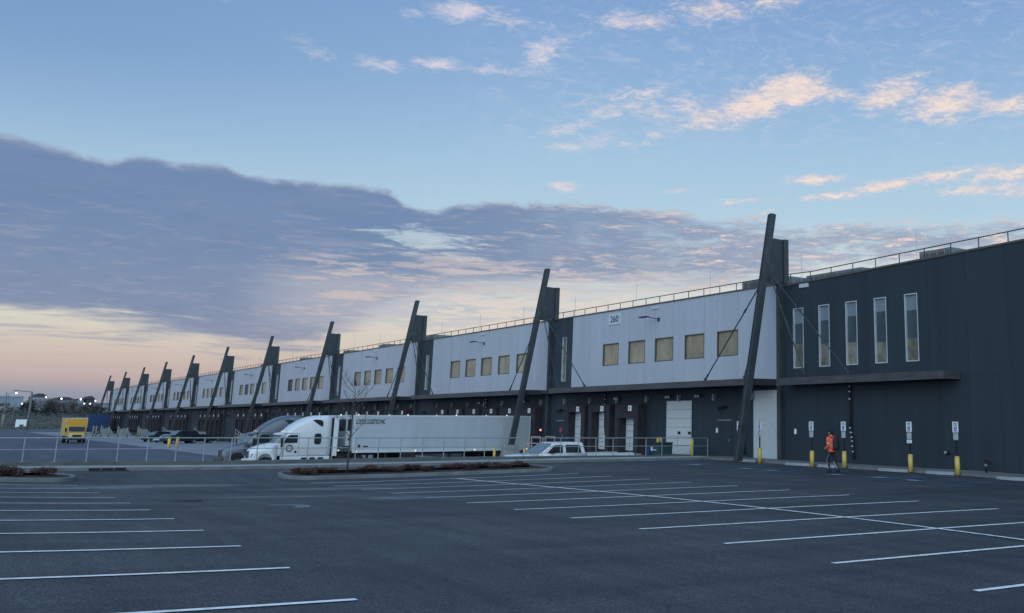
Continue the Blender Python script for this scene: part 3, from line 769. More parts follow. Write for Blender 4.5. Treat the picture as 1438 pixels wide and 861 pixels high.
# steel stairs with pale handrails by the access door
t = thing('dock_stairs', 'steel dock stairs with pale sloping handrails between trailer and pickup', 'stairs', (-68.6, 33.2, CZ))
m = MB()
for q in range(6): m.box(.2+q*.28, .5+q*.28, .3, 1.4, q*.18, q*.18+.18)
m.box(1.88, 3.2, .3, 2.3, 1.0, 1.10); m.build('steps', M_steel, t)
for yy in (.3, 1.4):
    m = MB()
    for dz in (.35, .6, .9): m.tube((.2, yy, dz), (1.9, yy, 1.1+dz), .03, n=6)
    m.tube((1.9, yy, 2.0), (3.2, yy, 2.0), .03, n=6); m.tube((1.9, yy, 1.55), (3.2, yy, 1.55), .03, n=6)
    for q in range(4): xx = .2+q*.566; m.tube((xx, yy, q*.36), (xx, yy, .9+q*.366), .03, n=6)
    m.tube((3.2, yy, 1.1), (3.2, yy, 2.0), .03, n=6)
    m.build('handrail', mat('pale_handrail_%d' % int(yy*10), (.45, .38, .38), .5), t)

# bins on the pad
t = thing('dumpster', 'dark green dumpster with black lid below the tall white roll-up door', 'dumpster', (onY(927, 638, 33.2).x, 33.2, -1.92))
m = MB(); m.loft([[(-.62, -.4, .08), (.62, -.4, .08), (.62, .4, .08), (-.62, .4, .08)], [(-.66, -.5, .62), (.66, -.5, .62), (.66, .4, .72), (-.66, .4, .72)]], smooth=False); m.build('bin_body', M_dump, t)
m = MB(); m.loft([[(-.68, -.53, .62), (.68, -.53, .62), (.68, .42, .73), (-.68, .42, .73)], [(-.68, -.53, .66), (.68, -.53, .66), (.68, .42, .77), (-.68, .42, .77)]], smooth=False); m.build('lid', M_black, t)
for a in (-.5, .5):
    for b in (-.3, .3): m = MB(); m.tube((a-.03, b, .05), (a+.03, b, .05), .05, n=8); m.build('caster', M_black, t)
m = MB(); m.box(-.25, -.05, -.49, -.45, .3, .5); m.box(.0, .3, -.485, -.45, .33, .38); m.build('sticker', M_signgrey, t)
for i, (x, lab) in enumerate(((onY(907, 638, 32.9).x, 'small black waste bin, leftmost beside the green dumpster'), (onY(913.5, 638, 32.9).x, 'small blue black waste bin squeezed against the green dumpster'))):
    t = thing('waste_bin', lab, 'bin', (x, 32.9, -1.92)); m = MB(); m.loft([[(-.17, -.2, .03), (.17, -.2, .03), (.17, .2, .03), (-.17, .2, .03)], [(-.22, -.25, .62), (.22, -.25, .62), (.22, .25, .62), (-.22, .25, .62)]], smooth=False)
    m.build('bin_body', M_black if i == 0 else M_bluebox, t); m = MB(); m.box(-.23, .23, -.26, .26, .62, .66); m.build('lid', M_black, t)

def bollard(x, y, z, h, r_, label, grp, m_=None):
    o = MB(); o.tube((0, 0, 0), (0, 0, h), r_, n=14); o.loft([[(math.cos(a*math.pi/7)*rr_, math.sin(a*math.pi/7)*rr_, zz) for a in range(14)] for rr_, zz in ((r_, h), (r_*.85, h+.03), (r_*.4, h+.05))])
    ob = o.build('bollard', m_ or M_yellow); ob.location = (x, y, z); tag(ob, label, 'bollard', grp); return ob
bollard(onY(923.5, 630, 34.6).x, 34.6, -1.92, .95, .07, 'yellow bollard just left of the tall white roll-up door, behind the dumpster', 'yellow bollards by the roll-up door')
bollard(onY(927.5, 630, 34.9).x, 34.9, -1.92, .95, .07, 'thin yellow bollard closest to the left jamb of the tall roll-up door', 'yellow bollards by the roll-up door')
bollard(onY(971.5, 630, 34.3).x, 34.3, -1.92, .92, .11, 'thick yellow bollard at the right jamb of the tall white roll-up door', 'yellow bollards by the roll-up door')
for px, Yv, l in ((694, 31.2, 'yellow bollard right under the trailer tail beside the mast footing'), (736, 31.2, 'yellow bollard in front of the pickup bonnet, right of the mast footing')):
    p = onY(px, 640, Yv); bollard(p.x, Yv, CZ, 1.25, .085, l, 'yellow bollards at the dock masts')
for px, l in ((236.5, 'left of the two bright yellow bollards before the dark parked car'), (248, 'right of the two bright yellow bollards before the dark parked car')):
    p = on_court(px, 630.5); bollard(p.x, p.y, CZ, 1.25, .16, l, 'pair of yellow bollards in the truck court')
M_palebol = mat('pale_yellow_post', (.20, .20, .13), .7)
for i, px in enumerate((130, 134, 141, 152, 165, 178, 193, 196)):
    p = on_court(px, 613.5+.2*i); bollard(p.x, p.y, CZ, 2.0-.05*i, .14, 'pale post in the distant row beside the far ramps', 'pale posts along the far ramps', M_palebol)

# ------------------------------------------------------------------ accessible parking posts, wheel stops, hydrant
def wheelchair(m, cx_, cz_, s, y, mi):
    m.tube((cx_-.05*s, y, cz_+.36*s), (cx_-.05*s, y-.002, cz_+.36*s), .085*s, n=10, mi=mi)
    m.box(cx_-.10*s, cx_, y-.002, y, cz_-.02*s, cz_+.26*s, mi); m.box(cx_-.05*s, cx_+.18*s, y-.002, y, cz_-.05*s, cz_+.03*s, mi); m.box(cx_+.13*s, cx_+.2*s, y-.002, y, cz_-.32*s, cz_-.02*s, mi)
    m.box(cx_-.28*s, cx_-.21*s, y-.002, y, cz_-.25*s, cz_+.05*s, mi); m.box(cx_-.26*s, cx_+.06*s, y-.002, y, cz_-.36*s, cz_-.29*s, mi)
SP = [(1038, 645, 'sign post half hidden behind the lower part of the nearest leaning mast', False), (1067, 650, 'sign post in front of the tall white roll-up door by the nearest mast', False), (1140.5, 655.5, 'sign post left of the person in orange', False),
      (1186, 657, 'sign post right behind the person in orange', False), (1279, 663, 'sign post carrying three plates, the lowest one small', True), (1345, 667, 'rightmost sign post, two plates on a dark pole', False)]
for i, (px, py_, lab, three) in enumerate(SP):
    p = onY(px, py_, 34.05); zb = p.z
    t = thing('accessible_parking_sign', 'accessible parking '+lab, 'sign post', (p.x, 34.05, zb), group='accessible parking signs on yellow bollards')
    m = MB(); m.tube((0, 0, 0), (0, 0, .71), .105, n=18)
    m.loft([[(math.cos(a*math.pi/9)*rr_, math.sin(a*math.pi/9)*rr_, zz) for a in range(18)] for rr_, zz in ((.105, .71), (.09, .745), (.04, .76))]); m.build('bollard', M_yellow, t)
    m = MB(); m.box(-.033, .033, -.02, .02, .7, 2.12); m.build('pole', M_black, t)
    T_ = -.02-zb+.03; z1 = T_; z0 = z1-.44
    m = MB(); m.box(-.155, .155, -.035, -.022, z0, z1, 0); m.box(-.14, .14, -.038, -.0352, z1-.05, z1-.035, 1); m.box(-.14, .14, -.038, -.0352, z0+.015, z0+.03, 1)
    m.box(-.10, .10, -.038, -.0352, z1-.10, z1-.065, 2); m.box(-.10, .10, -.038, -.0352, z1-.155, z1-.12, 2)
    m.box(-.085, .085, -.038, -.0352, z0+.05, z0+.25, 1); wheelchair(m, .01, z0+.145, .24, -.0382, 0)
    m.build('reserved_sign', [M_sign, M_blue, M_green], t)
    m = MB(); a, b = z0-.03, z0-.30
    m.box(-.125, .125, -.035, -.022, b, a, 0)
    for q in range(5): m.box(-.10, .10, -.037, -.0352, a-.05-q*.05, a-.03-q*.05, 1)
    m.build('penalty_sign', [M_signgrey, M_groove], t)
    if three:
        m = MB(); m.box(-.14, .14, -.035, -.022, b-.17, b-.03, 0); m.box(-.09, .09, -.037, -.0352, b-.085, b-.07, 1); m.box(-.09, .09, -.037, -.0352, b-.125, b-.11, 1); m.build('van_sign', [M_sign, M_green], t)
for i, (a, b, py_) in enumerate(((1033, 1060, 647), (1103, 1137, 652.5), (1149, 1172, 655), (1234, 1275, 661.5), (1301, 1340, 665.5), (1400, 1444, 673))):
    p = onY(a, py_, 33.95); q = onY(b, py_+1, 33.95); z = G((p.x+q.x)/2, 33.9)
    m = MB(); L2 = (q.x-p.x)/2
    m.loft([[(-L2, -.09, 0), (-L2, .09, 0), (-L2+.02, .07, .13), (-L2+.02, -.06, .13)], [(L2, -.09, 0), (L2, .09, 0), (L2-.02, .07, .13), (L2-.02, -.06, .13)]], smooth=False)
    o = m.build('wheel_stop', M_curb, bevel=.012); o.location = ((p.x+q.x)/2, 33.98, G((p.x+q.x)/2, 33.9)-.005)
    tag(o, ['pale concrete wheel stop at the foot of the nearest leaning mast', 'concrete wheel stop left of the post nearest the orange-clad walker', 'short concrete wheel stop just behind the walking person', 'concrete wheel stop to the left of the three-plate sign post', 'concrete wheel stop to the left of the rightmost sign post', 'concrete wheel stop cut by the right edge of the photo'][i], 'wheel stop', 'concrete wheel stops along the charcoal wall')
p = onY(1385, 664, 35.1)
m = MB(); m.tube((0, 0, 0), (0, 0, .48), .04, n=10); m.ball((0, 0, .5), .06); m.tube((0, 0, .46), (.2, -.02, .44), .045, n=8); m.tube((.2, -.02, .36), (.2, -.02, .5), .06, n=10); m.tube((-.05, 0, .32), (.05, -.05, .32), .05, n=8, mi=1)
o = m.build('standpipe', [M_black, M_galv]); o.location = (p.x, 35.1, p.z-.01); tag(o, 'short black standpipe with a side outlet by the charcoal wall', 'standpipe')

# ------------------------------------------------------------------ vehicles (x forward, y left, z up)
def wheel(t, x, y, r_, w, rimc=None, dual=False):
    s_ = 1 if y > 0 else -1
    m = MB(); n = 24
    m.loft([[(x+math.cos(a*2*math.pi/n)*q, y-s_*w/2+s_*k, r_+math.sin(a*2*math.pi/n)*q) for a in range(n)] for q, k in ((r_*.55, 0), (r_*.93, 0), (r_, w*.12), (r_, w*.88), (r_*.93, w), (r_*.58, w))], cap=False)
    wh = m.build('wheel', M_tyre, t)
    m = MB(); m.loft([[(x+math.cos(a*2*math.pi/n)*q, y-s_*w/2+s_*k, r_+math.sin(a*2*math.pi/n)*q) for a in range(n)] for q, k in ((r_*.58, w), (r_*.54, w*.9), (r_*.48, w*.6 if not dual else w*.35), (r_*.2, w*.6 if not dual else w*.4), (r_*.17, w*.85), (.01, w*.88))], cap=False)
    m.build('rim', rimc or M_rim, wh)
def rrect(x, yw, z0, z1, tb=.25, n=4, yc=0, zb_r=.04):
    """cross-section ring in the y-z plane at x: rounded top corners"""
    pts = [(x, yc-yw+zb_r, z0), (x, yc+yw-zb_r, z0), (x, yc+yw, z0+zb_r)]
    for k in range(n+1):
        a = math.pi/2*k/n; pts.append((x, yc+yw-tb+tb*math.cos(a), z1-tb+tb*math.sin(a)))
    for k in range(n+1):
        a = math.pi/2*(1-k/n); pts.append((x, yc-yw+tb-tb*math.cos(a), z1-tb+tb*math.sin(a)))
    pts.append((x, yc-yw, z0+zb_r))
    return pts
def semi_tractor(name, label, loc, rz, paint, low, scale=.83, logo=True):
    t = thing(name, label, 'semi truck', loc, rz, scale=scale)
    # origin at the ground under the back of the cab; nose towards +x
    m = MB()   # cab and sleeper, curved roof fairing
    prof = [(-.02, 4.08), (.35, 4.10), (.8, 4.09), (1.3, 4.02), (1.8, 3.86), (2.25, 3.64), (2.7, 3.36), (3.05, 3.06), (3.32, 2.78)]
    m.loft([rrect(x, 1.20 if x < 1.4 else 1.20-(x-1.4)*.085, 1.05, z, min(.42, .3+.1*x)) for x, z in prof], cap=True)
    cab = m.build('cab', paint, t)
    m = MB()   # windshield block slopes to the hood
    m.loft([rrect(3.30, 1.03, 1.05, 2.80, .14), rrect(3.55, .98, 1.05, 2.62, .14), rrect(3.98, .93, 1.05, 2.02, .14)]); m.build('cab_front', paint, t)
    m = MB(); m.quad([(3.60, -.85, 2.58), (3.60, .85, 2.58), (4.03, .80, 1.98), (4.03, -.80, 1.98)])
    for s_ in (-1, 1): m.quad([(3.34, s_*1.035, 2.60), (3.60, s_*.97, 2.55), (3.98, s_*.945, 2.02), (3.5, s_*1.035, 2.0)])
    m.build('windshield', M_wglass, t)
    m = MB(); m.loft([[(3.1, -1.02, 2.84), (3.1, 1.02, 2.84), (3.1, 1.02, 2.72), (3.1, -1.02, 2.72)], [(3.66, -.95, 2.74), (3.66, .95, 2.74), (3.72, .95, 2.62), (3.72, -.95, 2.62)]], smooth=False); m.build('sun_visor', paint, t)
    m = MB()   # hood
    m.loft([rrect(3.80, .98, .80, 2.06, .3), rrect(4.3, .95, .75, 1.99, .34), rrect(4.9, .88, .7, 1.86, .36), rrect(5.4, .78, .66, 1.68, .34), rrect(5.62, .70, .66, 1.50, .3), rrect(5.68, .62, .7, 1.38, .26)]); m.build('hood', paint, t)
    for s_ in (-1, 1):
        m = MB(); arc = [(5.62, .55), (5.62, .95), (5.45, 1.28), (5.1, 1.42), (4.6, 1.44), (4.2, 1.30), (4.0, 1.05), (3.95, .6), (4.12, .6), (4.2, .95), (4.4, 1.16), (4.65, 1.22), (4.95, 1.16), (5.15, .95), (5.2, .55)]
        m.prism(arc, s_*.80, s_*1.22, 'y'); m.build('fender', paint, t, bevel=.05)
        m = MB(); m.loft([[(5.12, s_*1.20, 1.06), (5.12, s_*1.22, 1.28), (5.12, s_*1.0, 1.34), (5.12, s_*1.0, 1.05)], [(5.64, s_*.98, 1.02), (5.60, s_*1.02, 1.18), (5.58, s_*.84, 1.25), (5.64, s_*.80, 1.02)]], smooth=False); m.build('headlight', M_chrome, t)
    m = MB(); m.prism([(5.3, .35), (5.78, .38), (5.84, .55), (5.82, .85), (5.3, .9)], -1.18, 1.18, 'y', mi=0); m.build('bumper', paint if low is None else low, t, bevel=.05)
    m = MB(); m.box(5.62, 5.70, -.5, .5, .92, 1.42)
    for q in range(6): m.box(5.70, 5.73, -.48, .48, .95+q*.08, .98+q*.08, 1)
    m.build('grille', [M_black, M_chrome], t)
    for s_ in (-1, 1):
        m = MB(); m.prism([(2.42, 2.02), (3.42, 2.02), (3.24, 2.46), (2.98, 2.62), (2.42, 2.62)], s_*1.10, s_*1.122, 'y'); 
        if s_ > 0: pass
        sw = m.build('side_window', M_glass, t)
        m = MB(); m.box(2.30, 2.33, s_*1.118, s_*1.13, 1.1, 2.75); m.box(2.33, 3.5, s_*1.105, s_*1.12, 2.72, 2.75); m.box(3.5, 3.53, s_*1.03, s_*1.06, 1.1, 2.0); m.build('door_seam', M_groove if paint is M_twhite else M_black, t)
        m = MB(); m.prism([(.95+.27*math.copysign(abs(math.cos(a*math.pi/8))**.5, math.cos(a*math.pi/8)), 2.30+.42*math.copysign(abs(math.sin(a*math.pi/8))**.6, math.sin(a*math.pi/8))) for a in range(16)], s_*1.195, s_*1.21, 'y'); m.build('sleeper_window', M_glass, t)
        m = MB(); m.prism([(.62, 3.58), (.62, 3.30), (.72, 3.22), (1.22, 3.55), (1.42, 3.74), (1.15, 3.78), (.8, 3.74)], s_*1.13, s_*1.208, 'y'); m.build('roof_window', M_glass, t)
        # side trim, steps, tank, extender
        m = MB(); m.box(-.02, 3.6, s_*1.02, s_*1.24, .50, 1.02); m.build('side_skirt', paint, t, bevel=.03)
        m = MB()
        for q in range(3): m.box(.45+q*.62, .85+q*.62, s_*1.24, s_*1.252, .55, .92)
        m.box(2.45, 3.4, s_*1.24, s_*1.25, .62, .72); m.build('step', M_black, t)
        m = MB(); m.box(-.20, -.03, s_*1.05, s_*1.2, 1.0, 3.9, 1); m.box(-.55, -.20, s_*1.16, s_*1.2, 1.0, 3.88, 0); m.build('side_extender', [paint, M_black], t)
        m = MB(); m.tube((3.5, s_*1.1, 2.35), (3.62, s_*1.38, 2.3), .02, n=6); m.box(3.55, 3.68, s_*1.32, s_*1.5, 1.72, 2.4); m.build('door_mirror', M_black, t, bevel=.03)
        m = MB(); m.tube((4.75, s_*.85, 1.8), (4.8, s_*1.05, 2.1), .015, n=6); m.box(4.76, 4.84, s_*1.0, s_*1.16, 2.0, 2.28); m.build('hood_mirror', M_black, t)
    if logo:
        m = MB(); n = 20
        m.loft([[(2.98+math.cos(a*2*math.pi/n)*q, 0, 1.62+math.sin(a*2*math.pi/n)*q) for a in range(n)] for q in (.26, .19)], cap=False)
        for k in range(1): pass
        o = m.build('door_emblem', M_ink, t); o.location = (0, 1.128, 0); 
        m = MB(); m.box(2.84, 3.12, 0, .002, 1.60, 1.65); m.box(2.88, 3.08, 0, .002, 1.70, 1.73); m.box(2.88, 3.08, 0, .002, 1.50, 1.53); o2 = m.build('emblem_bars', M_signgrey, t); o2.location = (0, 1.127, 0)
        m = MB(); m.tube((2.52, 1.11, 1.35), (2.52, 1.13, 1.35), .09, n=12); m.build('fuel_cap', M_black, t)
    m = MB(); m.box(-2.7, 3.6, -.45, .45, .62, .92); m.box(-2.1, -.8, -.5, .5, .95, 1.15); m.box(-2.6, 0, -.9, -.5, .5, .85); m.build('chassis', M_chassis, t)
    for s_ in (-1, 1):
        wheel(t, 4.62, s_*1.04, .52, .3)
        for x in (-.95, -2.25): wheel(t, x, s_*.98, .52, .52, dual=True)
    for q in (-.5, 0, .5):
        m = MB(); m.ball((3.25, q, 2.88), .022, seg=6); m.build('roof_marker', M_amber, t)
    return t
def semi_trailer(label, loc, rz, length, scale=.83, text=True):
    # origin on the ground below the nose; body extends to -x
    t = thing('semi_trailer', label, 'semi trailer', loc, rz, scale=scale)
    m = MB(); m.box(-length, 0, -1.29, 1.29, 1.32, 4.10)
    body = m.build('trailer_box', M_trail, t, bevel=.02)
    m = MB()
    for s_ in (-1, 1):
        m.box(-length-.01, .01, s_*1.29, s_*1.31, 1.20, 1.42); m.box(-length-.01, .01, s_*1.29, s_*1.31, 4.02, 4.14)
        m.box(-.12, .02, s_*1.29, s_*1.305, 1.42, 4.02); m.box(-length, -length+.14, s_*1.29, s_*1.305, 1.42, 4.02)
    m.build('side_rail', M_signgrey, t)
    m = MB(); q = .6
    while q < length:
        for s_ in (-1, 1): m.box(-q-.006, -q+.006, s_*1.290, s_*1.2925, 1.42, 4.02)
        q += .61
    m.build('panel_rivets', M_trail, t)
    m = MB(); m.box(.02, .48, -1.0, 1.0, 1.75, 3.95, 0); m.box(.485, .50, -.8, .8, 2.9, 3.8, 1); m.box(.1, .4, 1.0, 1.012, 2.9, 3.8, 1); m.box(.15, .3, 1.0, 1.012, 2.15, 2.35, 1); m.build('reefer_unit', [M_trail, M_black], t, bevel=.03)
    m = MB(); m.box(-length+.2, -length+4.2, -.5, .5, .95, 1.2); m.box(-length, 0, -.4, -.25, 1.0, 1.2); m.box(-length, 0, .25, .4, 1.0, 1.2); m.box(-5.2, -4.0, .6, 1.2, .55, 1.25); m.box(-5.2, -4.0, -1.2, -.6, .55, 1.25); m.build('chassis', M_chassis, t)
    m = MB(); m.box(-2.9, -2.75, -.9, -.75, .1, 1.2); m.box(-2.9, -2.75, .75, .9, .1, 1.2); m.box(-3.0, -2.65, -.95, -.65, .05, .12); m.box(-3.0, -2.65, .65, .95, .05, .12); m.build('landing_gear', M_steel, t)
    for s_ in (-1, 1):
        for x in (-length+1.6, -length+2.9): wheel(t, x, s_*1.02, .52, .5, dual=True)
        for x in (-.3, -length/3, -2*length/3, -length+.3):
            m = MB(); m.ball((x, s_*1.32, 1.31), .05, seg=6); m.build('side_marker', M_amber, t)
    for x in (-.3, -length*.28, -length*.55, -length*.85):
        m = MB(); m.ball((x, 1.3, 4.16), .05, seg=6); m.build('top_marker', M_lampw, t)
    m = MB(); m.box(-length+.1, -length+.2, -1.0, 1.0, .55, .65); m.box(-length+.1, -length+.2, -.8, -.7, .6, 1.2); m.box(-length+.1, -length+.2, .7, .8, .6, 1.2); m.build('rear_guard', M_chassis, t)
    if text:
        text_mesh('lettering', 'LLOYDS LOGISTICS INC', .50, M_ink, t, (-.12, 1.296, 3.60), (R(90), 0, R(180)), sx=.44, align='LEFT')
        m = MB(); m.box(-.62, -.42, 1.292, 1.296, 1.56, 1.84); m.box(-1.25, -.85, 1.292, 1.296, 1.64, 1.74); m.build('side_placard', M_ink, t)
    return t
# white combination backed to the dock
TXc = -71.03
near = TXc+1.31*.83
semi_trailer('long white semi trailer with black company lettering backed to the dock', (TXc, onX(497, 600, near).y, CZ), R(-90), (35.0-onX(497, 600, near).y)/.83)
yback = onX(466, 600, near).y
ynose = onX(340, 640, near-.1).y
semi_tractor('semi_tractor', 'white semi tractor with sleeper cab and round door emblem', (TXc, yback, CZ), R(-90), M_twhite, None, scale=.83)
T2 = TXc-3.3
semi_trailer('plain semi trailer almost hidden behind the long lettered white trailer', (T2, 22.1, CZ), R(-90), 12.8/.83, text=False)
semi_tractor('semi_tractor', 'slate grey semi tractor nosing out behind the white one', (T2, yback-1.0+.1, CZ), R(-90), M_tgrey, M_twine, scale=.83, logo=False)

def box_car(name, label, cat, loc, rz, kind, paint, scale=1, group=None):
    t = thing(name, label, cat, loc, rz, group, scale)
    if kind == 'suv':
        low = [(-2.3, .55), (-2.35, .95), (-2.28, 1.15), (1.0, 1.12), (2.1, .98), (2.32, .8), (2.35, .45), (2.0, .32), (-2.1, .32)]
        top = [(-2.25, 1.13), (-2.0, 1.62), (-1.7, 1.72), (.1, 1.74), (.45, 1.68), (1.15, 1.10)]
        gl = [(-1.85, 1.18), (-1.75, 1.55), (.15, 1.60), (.35, 1.55), (.9, 1.16)]
    else:
        low = [(-2.3, .5), (-2.35, .8), (-2.2, .98), (.8, .98), (2.1, .82), (2.3, .66), (2.3, .4), (2.0, .28), (-2.1, .28)]
        top = [(-1.9, .96), (-1.35, 1.38), (-1.0, 1.44), (.1, 1.45), (.4, 1.40), (1.15, .96)]
        gl = [(-1.55, 1.0), (-1.2, 1.3), (.1, 1.34), (.3, 1.3), (.85, 1.0)]
    m = MB(); m.prism(low, -.9, .9); m.build('body', paint, t, bevel=.08)
    m = MB(); n = len(top); A = [(x, -.86, z) if z < 1.2 else (x, -.70, z) for x, z in top]; B = [(x, -y, z) for x, y, z in A]
    m.loft([A, B], smooth=False); m.build('cabin', paint, t, bevel=.05)
    for s_ in (-1, 1):
        m = MB(); m.prism(gl, s_*.80, s_*.865); m.build('side_window', M_glass, t)
        m = MB(); m.ball((2.2, s_*.68, .74 if kind != 'suv' else .86), .13, .6, seg=8); m.build('headlight', M_chrome, t)
        for x in (-1.45, 1.45): wheel(t, x, s_*.82, .34, .22)
    m = MB(); zt = 1.68 if kind == 'suv' else 1.40
    m.quad([(1.12, -.74, 1.14 if kind == 'suv' else 1.0), (1.12, .74, 1.14 if kind == 'suv' else 1.0), (.50, .66, zt-.02), (.50, -.66, zt-.02)]); o = m.build('windshield', M_wglass, t); o.location.x = .02; o.location.z = .01
    return t
# white crew-cab utility pickup
t = thing('pickup_truck', 'white crew cab pickup with long utility body, parked below the railing', 'pickup truck', (-53.0, onX(727, 636, -52.0).y, CZ), R(-90), scale=.97)
# origin at nose; extends -x
def sec(x, w, z0, z1, tb=.12): return rrect(x, w, z0, z1, tb)
m = MB(); m.loft([sec(0, .90, .55, 1.12, .1), sec(-.12, .98, .45, 1.26, .14), sec(-1.4, 1.0, .45, 1.36, .12)]); m.build('hood', M_twhite, t)
m = MB(); m.loft([sec(-1.35, 1.0, .45, 1.34, .06), sec(-4.35, 1.0, .45, 1.34, .06)]); m.build('body', M_twhite, t)
m = MB(); m.loft([[(-1.45, -.95, 1.33), (-1.45, .95, 1.33), (-1.5, .93, 1.36), (-1.5, -.93, 1.36)], [(-2.0, -.90, 1.62), (-2.0, .90, 1.62), (-2.05, .88, 1.66), (-2.05, -.88, 1.66)]])
m.b.clear()
roofp = [(-1.42, 1.33), (-2.25, 1.90), (-2.5, 1.97), (-4.0, 1.97), (-4.2, 1.92), (-4.33, 1.33)]
A = [(x, -.98 if z < 1.4 else -.84, z) for x, z in roofp]; B = [(x, -y, z) for x, y, z in A]; m.loft([A, B], smooth=False); m.build('cabin', M_twhite, t, bevel=.05)
m = MB(); m.quad([(-1.47, -.86, 1.38), (-1.47, .86, 1.38), (-2.22, .78, 1.89), (-2.22, -.78, 1.89)]); o = m.build('windshield', M_wglass, t); o.location = (.035, 0, .02)
for s_ in (-1, 1):
    for pl in ([(-1.85, 1.38), (-2.35, 1.80), (-2.85, 1.82), (-2.85, 1.38)], [(-3.05, 1.38), (-3.05, 1.82), (-3.95, 1.82), (-4.05, 1.38)]):
        A = [(x, s_*(.985-(z-1.33)*.22), z) for x, z in pl]; m = MB(); m.quad(A); m.quad([(x, y+s_*.012, z) for x, y, z in A]); m.build('side_window', M_glass, t)
    m = MB(); m.box(-2.2, -2.02, s_*1.02, s_*1.25, 1.35, 1.62); m.build('door_mirror', M_black, t, bevel=.03)
    m = MB(); m.box(-.03, -.25, s_*.6, s_*.95, .85, 1.1); m.build('headlight', M_chrome, t)
    m = MB(); m.box(-4.45, -7.55, s_*.75, s_*1.08, .62, 1.30); m.box(-4.5, -7.5, s_*.70, s_*1.09, 1.30, 1.33, 0); m.box(-6.05, -6.25, s_*1.08, s_*1.09, 1.0, 1.2, 1); m.build('utility_body', [M_twhite, M_black], t)
    for x in (-1.0, -6.1): wheel(t, x, s_*.88, .40, .28)
m = MB(); m.box(-7.5, -4.45, -.75, .75, .7, .82); m.box(-7.55, -7.4, -.75, .75, .75, 1.25); m.build('bed', M_chassis, t)
m = MB(); m.box(.0, .03, -.6, .6, .7, 1.05); m.box(.0, .12, -.95, .95, .42, .62, 1); m.build('grille', [M_black, M_chrome], t)
# yellow box truck
p = on_court(110, 622)
sc_ = 1.06
t = thing('box_truck', 'yellow box truck driving towards the camera in the truck court', 'box truck', (p.x, p.y-.5, CZ), R(-.5), scale=sc_)
m = MB(); m.box(-5.6, 0, -1.22, 1.22, .95, 3.15, 0); m.box(.002, .012, -1.12, 1.12, 2.15, 3.05, 1); m.box(-5.62, .02, -1.24, 1.24, 3.12, 3.2, 2); m.build('cargo_box', [M_truckyel, M_truckyel2, M_signgrey], t)
m = MB(); m.loft([rrect(.02, 1.0, .8, 2.15, .12), rrect(.8, 1.0, .8, 2.12, .12), rrect(1.35, .98, .8, 1.45, .1)]); m.build('cab', M_truckyel, t)
m = MB(); m.loft([rrect(1.3, .95, .6, 1.45, .15), rrect(2.3, .88, .6, 1.25, .2), rrect(2.4, .8, .62, 1.1, .2)]); m.build('hood', M_truckyel, t)
m = MB(); m.quad([(.84, -.90, 2.06), (.84, .90, 2.06), (1.36, .88, 1.47), (1.36, -.88, 1.47)]); o = m.build('windshield', M_glass, t); o.location = (.03, 0, .02)
m = MB(); m.box(2.41, 2.44, -.5, .5, .8, 1.05); m.build('grille', M_black, t)
for s_ in (-1, 1):
    m = MB(); m.prism([(.25, 1.5), (.85, 1.5), (.85, 1.98), (.25, 1.98)], s_*.99, s_*1.012); m.build('side_window', M_glass, t)
    m = MB(); m.box(2.36, 2.43, s_*.58, s_*.80, .8, 1.0); m.build('headlight', M_chrome, t)
    m = MB(); m.box(1.15, 1.25, s_*1.1, s_*1.3, 1.4, 1.9); m.build('door_mirror', M_black, t)
    wheel(t, 1.7, s_*.88, .42, .26); wheel(t, -3.9, s_*.9, .42, .45, dual=True)
m = MB(); m.box(-5.6, 2.3, -.4, .4, .5, .9); m.box(2.2, 2.5, -1.0, 1.0, .42, .62); m.build('chassis', M_chassis, t)
# blue trailer behind it
p = onY(127, 607, 31.5); p2 = onY(156, 607, 34)
t = thing('blue_trailer', 'plain blue trailer parked at the far end docks behind the yellow truck', 'trailer', (-285, 28.6, CZ), R(-90))
m = MB(); m.box(-5.0, -.6, -1.6, 1.6, .7, 4.5); m.build('trailer_box', M_bluebox, t)
m = MB(); m.box(-4.9, -.7, -1.0, 1.0, .5, .7); m.build('chassis', M_chassis, t)
for s_ in (-1, 1):
    for x in (-4.0, -2.9): wheel(t, x, s_*1.2, .5, .4)
# dark parked cars in the court
for px, py_, kind, paint, rz, s_, lab in ((219, 620.5, 'suv', M_carblack, -62, 1.05, 'black suv in the truck court, left of the other dark cars'),
        (234, 621.5, 'sedan', M_cargrey, -50, 1.0, 'silver car parked between two dark cars behind the yellow bollards'),
        (252, 623, 'suv', M_cargreen, -70, 1.25, 'dark green suv right behind the pair of yellow bollards'),
        (279, 622.5, 'sedan', M_carblack, -80, 1.05, 'low dark car furthest right of the parked cars, next to the semi tractors')):
    p = on_court(px, py_); box_car('parked_car', lab, 'car', (p.x, p.y, CZ), R(rz), kind, paint, scale=s_*.8)

# ------------------------------------------------------------------ person with backpack
pp = onG(1169, 664.3); pp.z = G(pp.x, pp.y)
H = 1.0
per = thing('person', 'person in orange jacket, dark trousers and black cap walking with a backpack', 'person', (pp.x, pp.y, pp.z+.01), R(180+8))
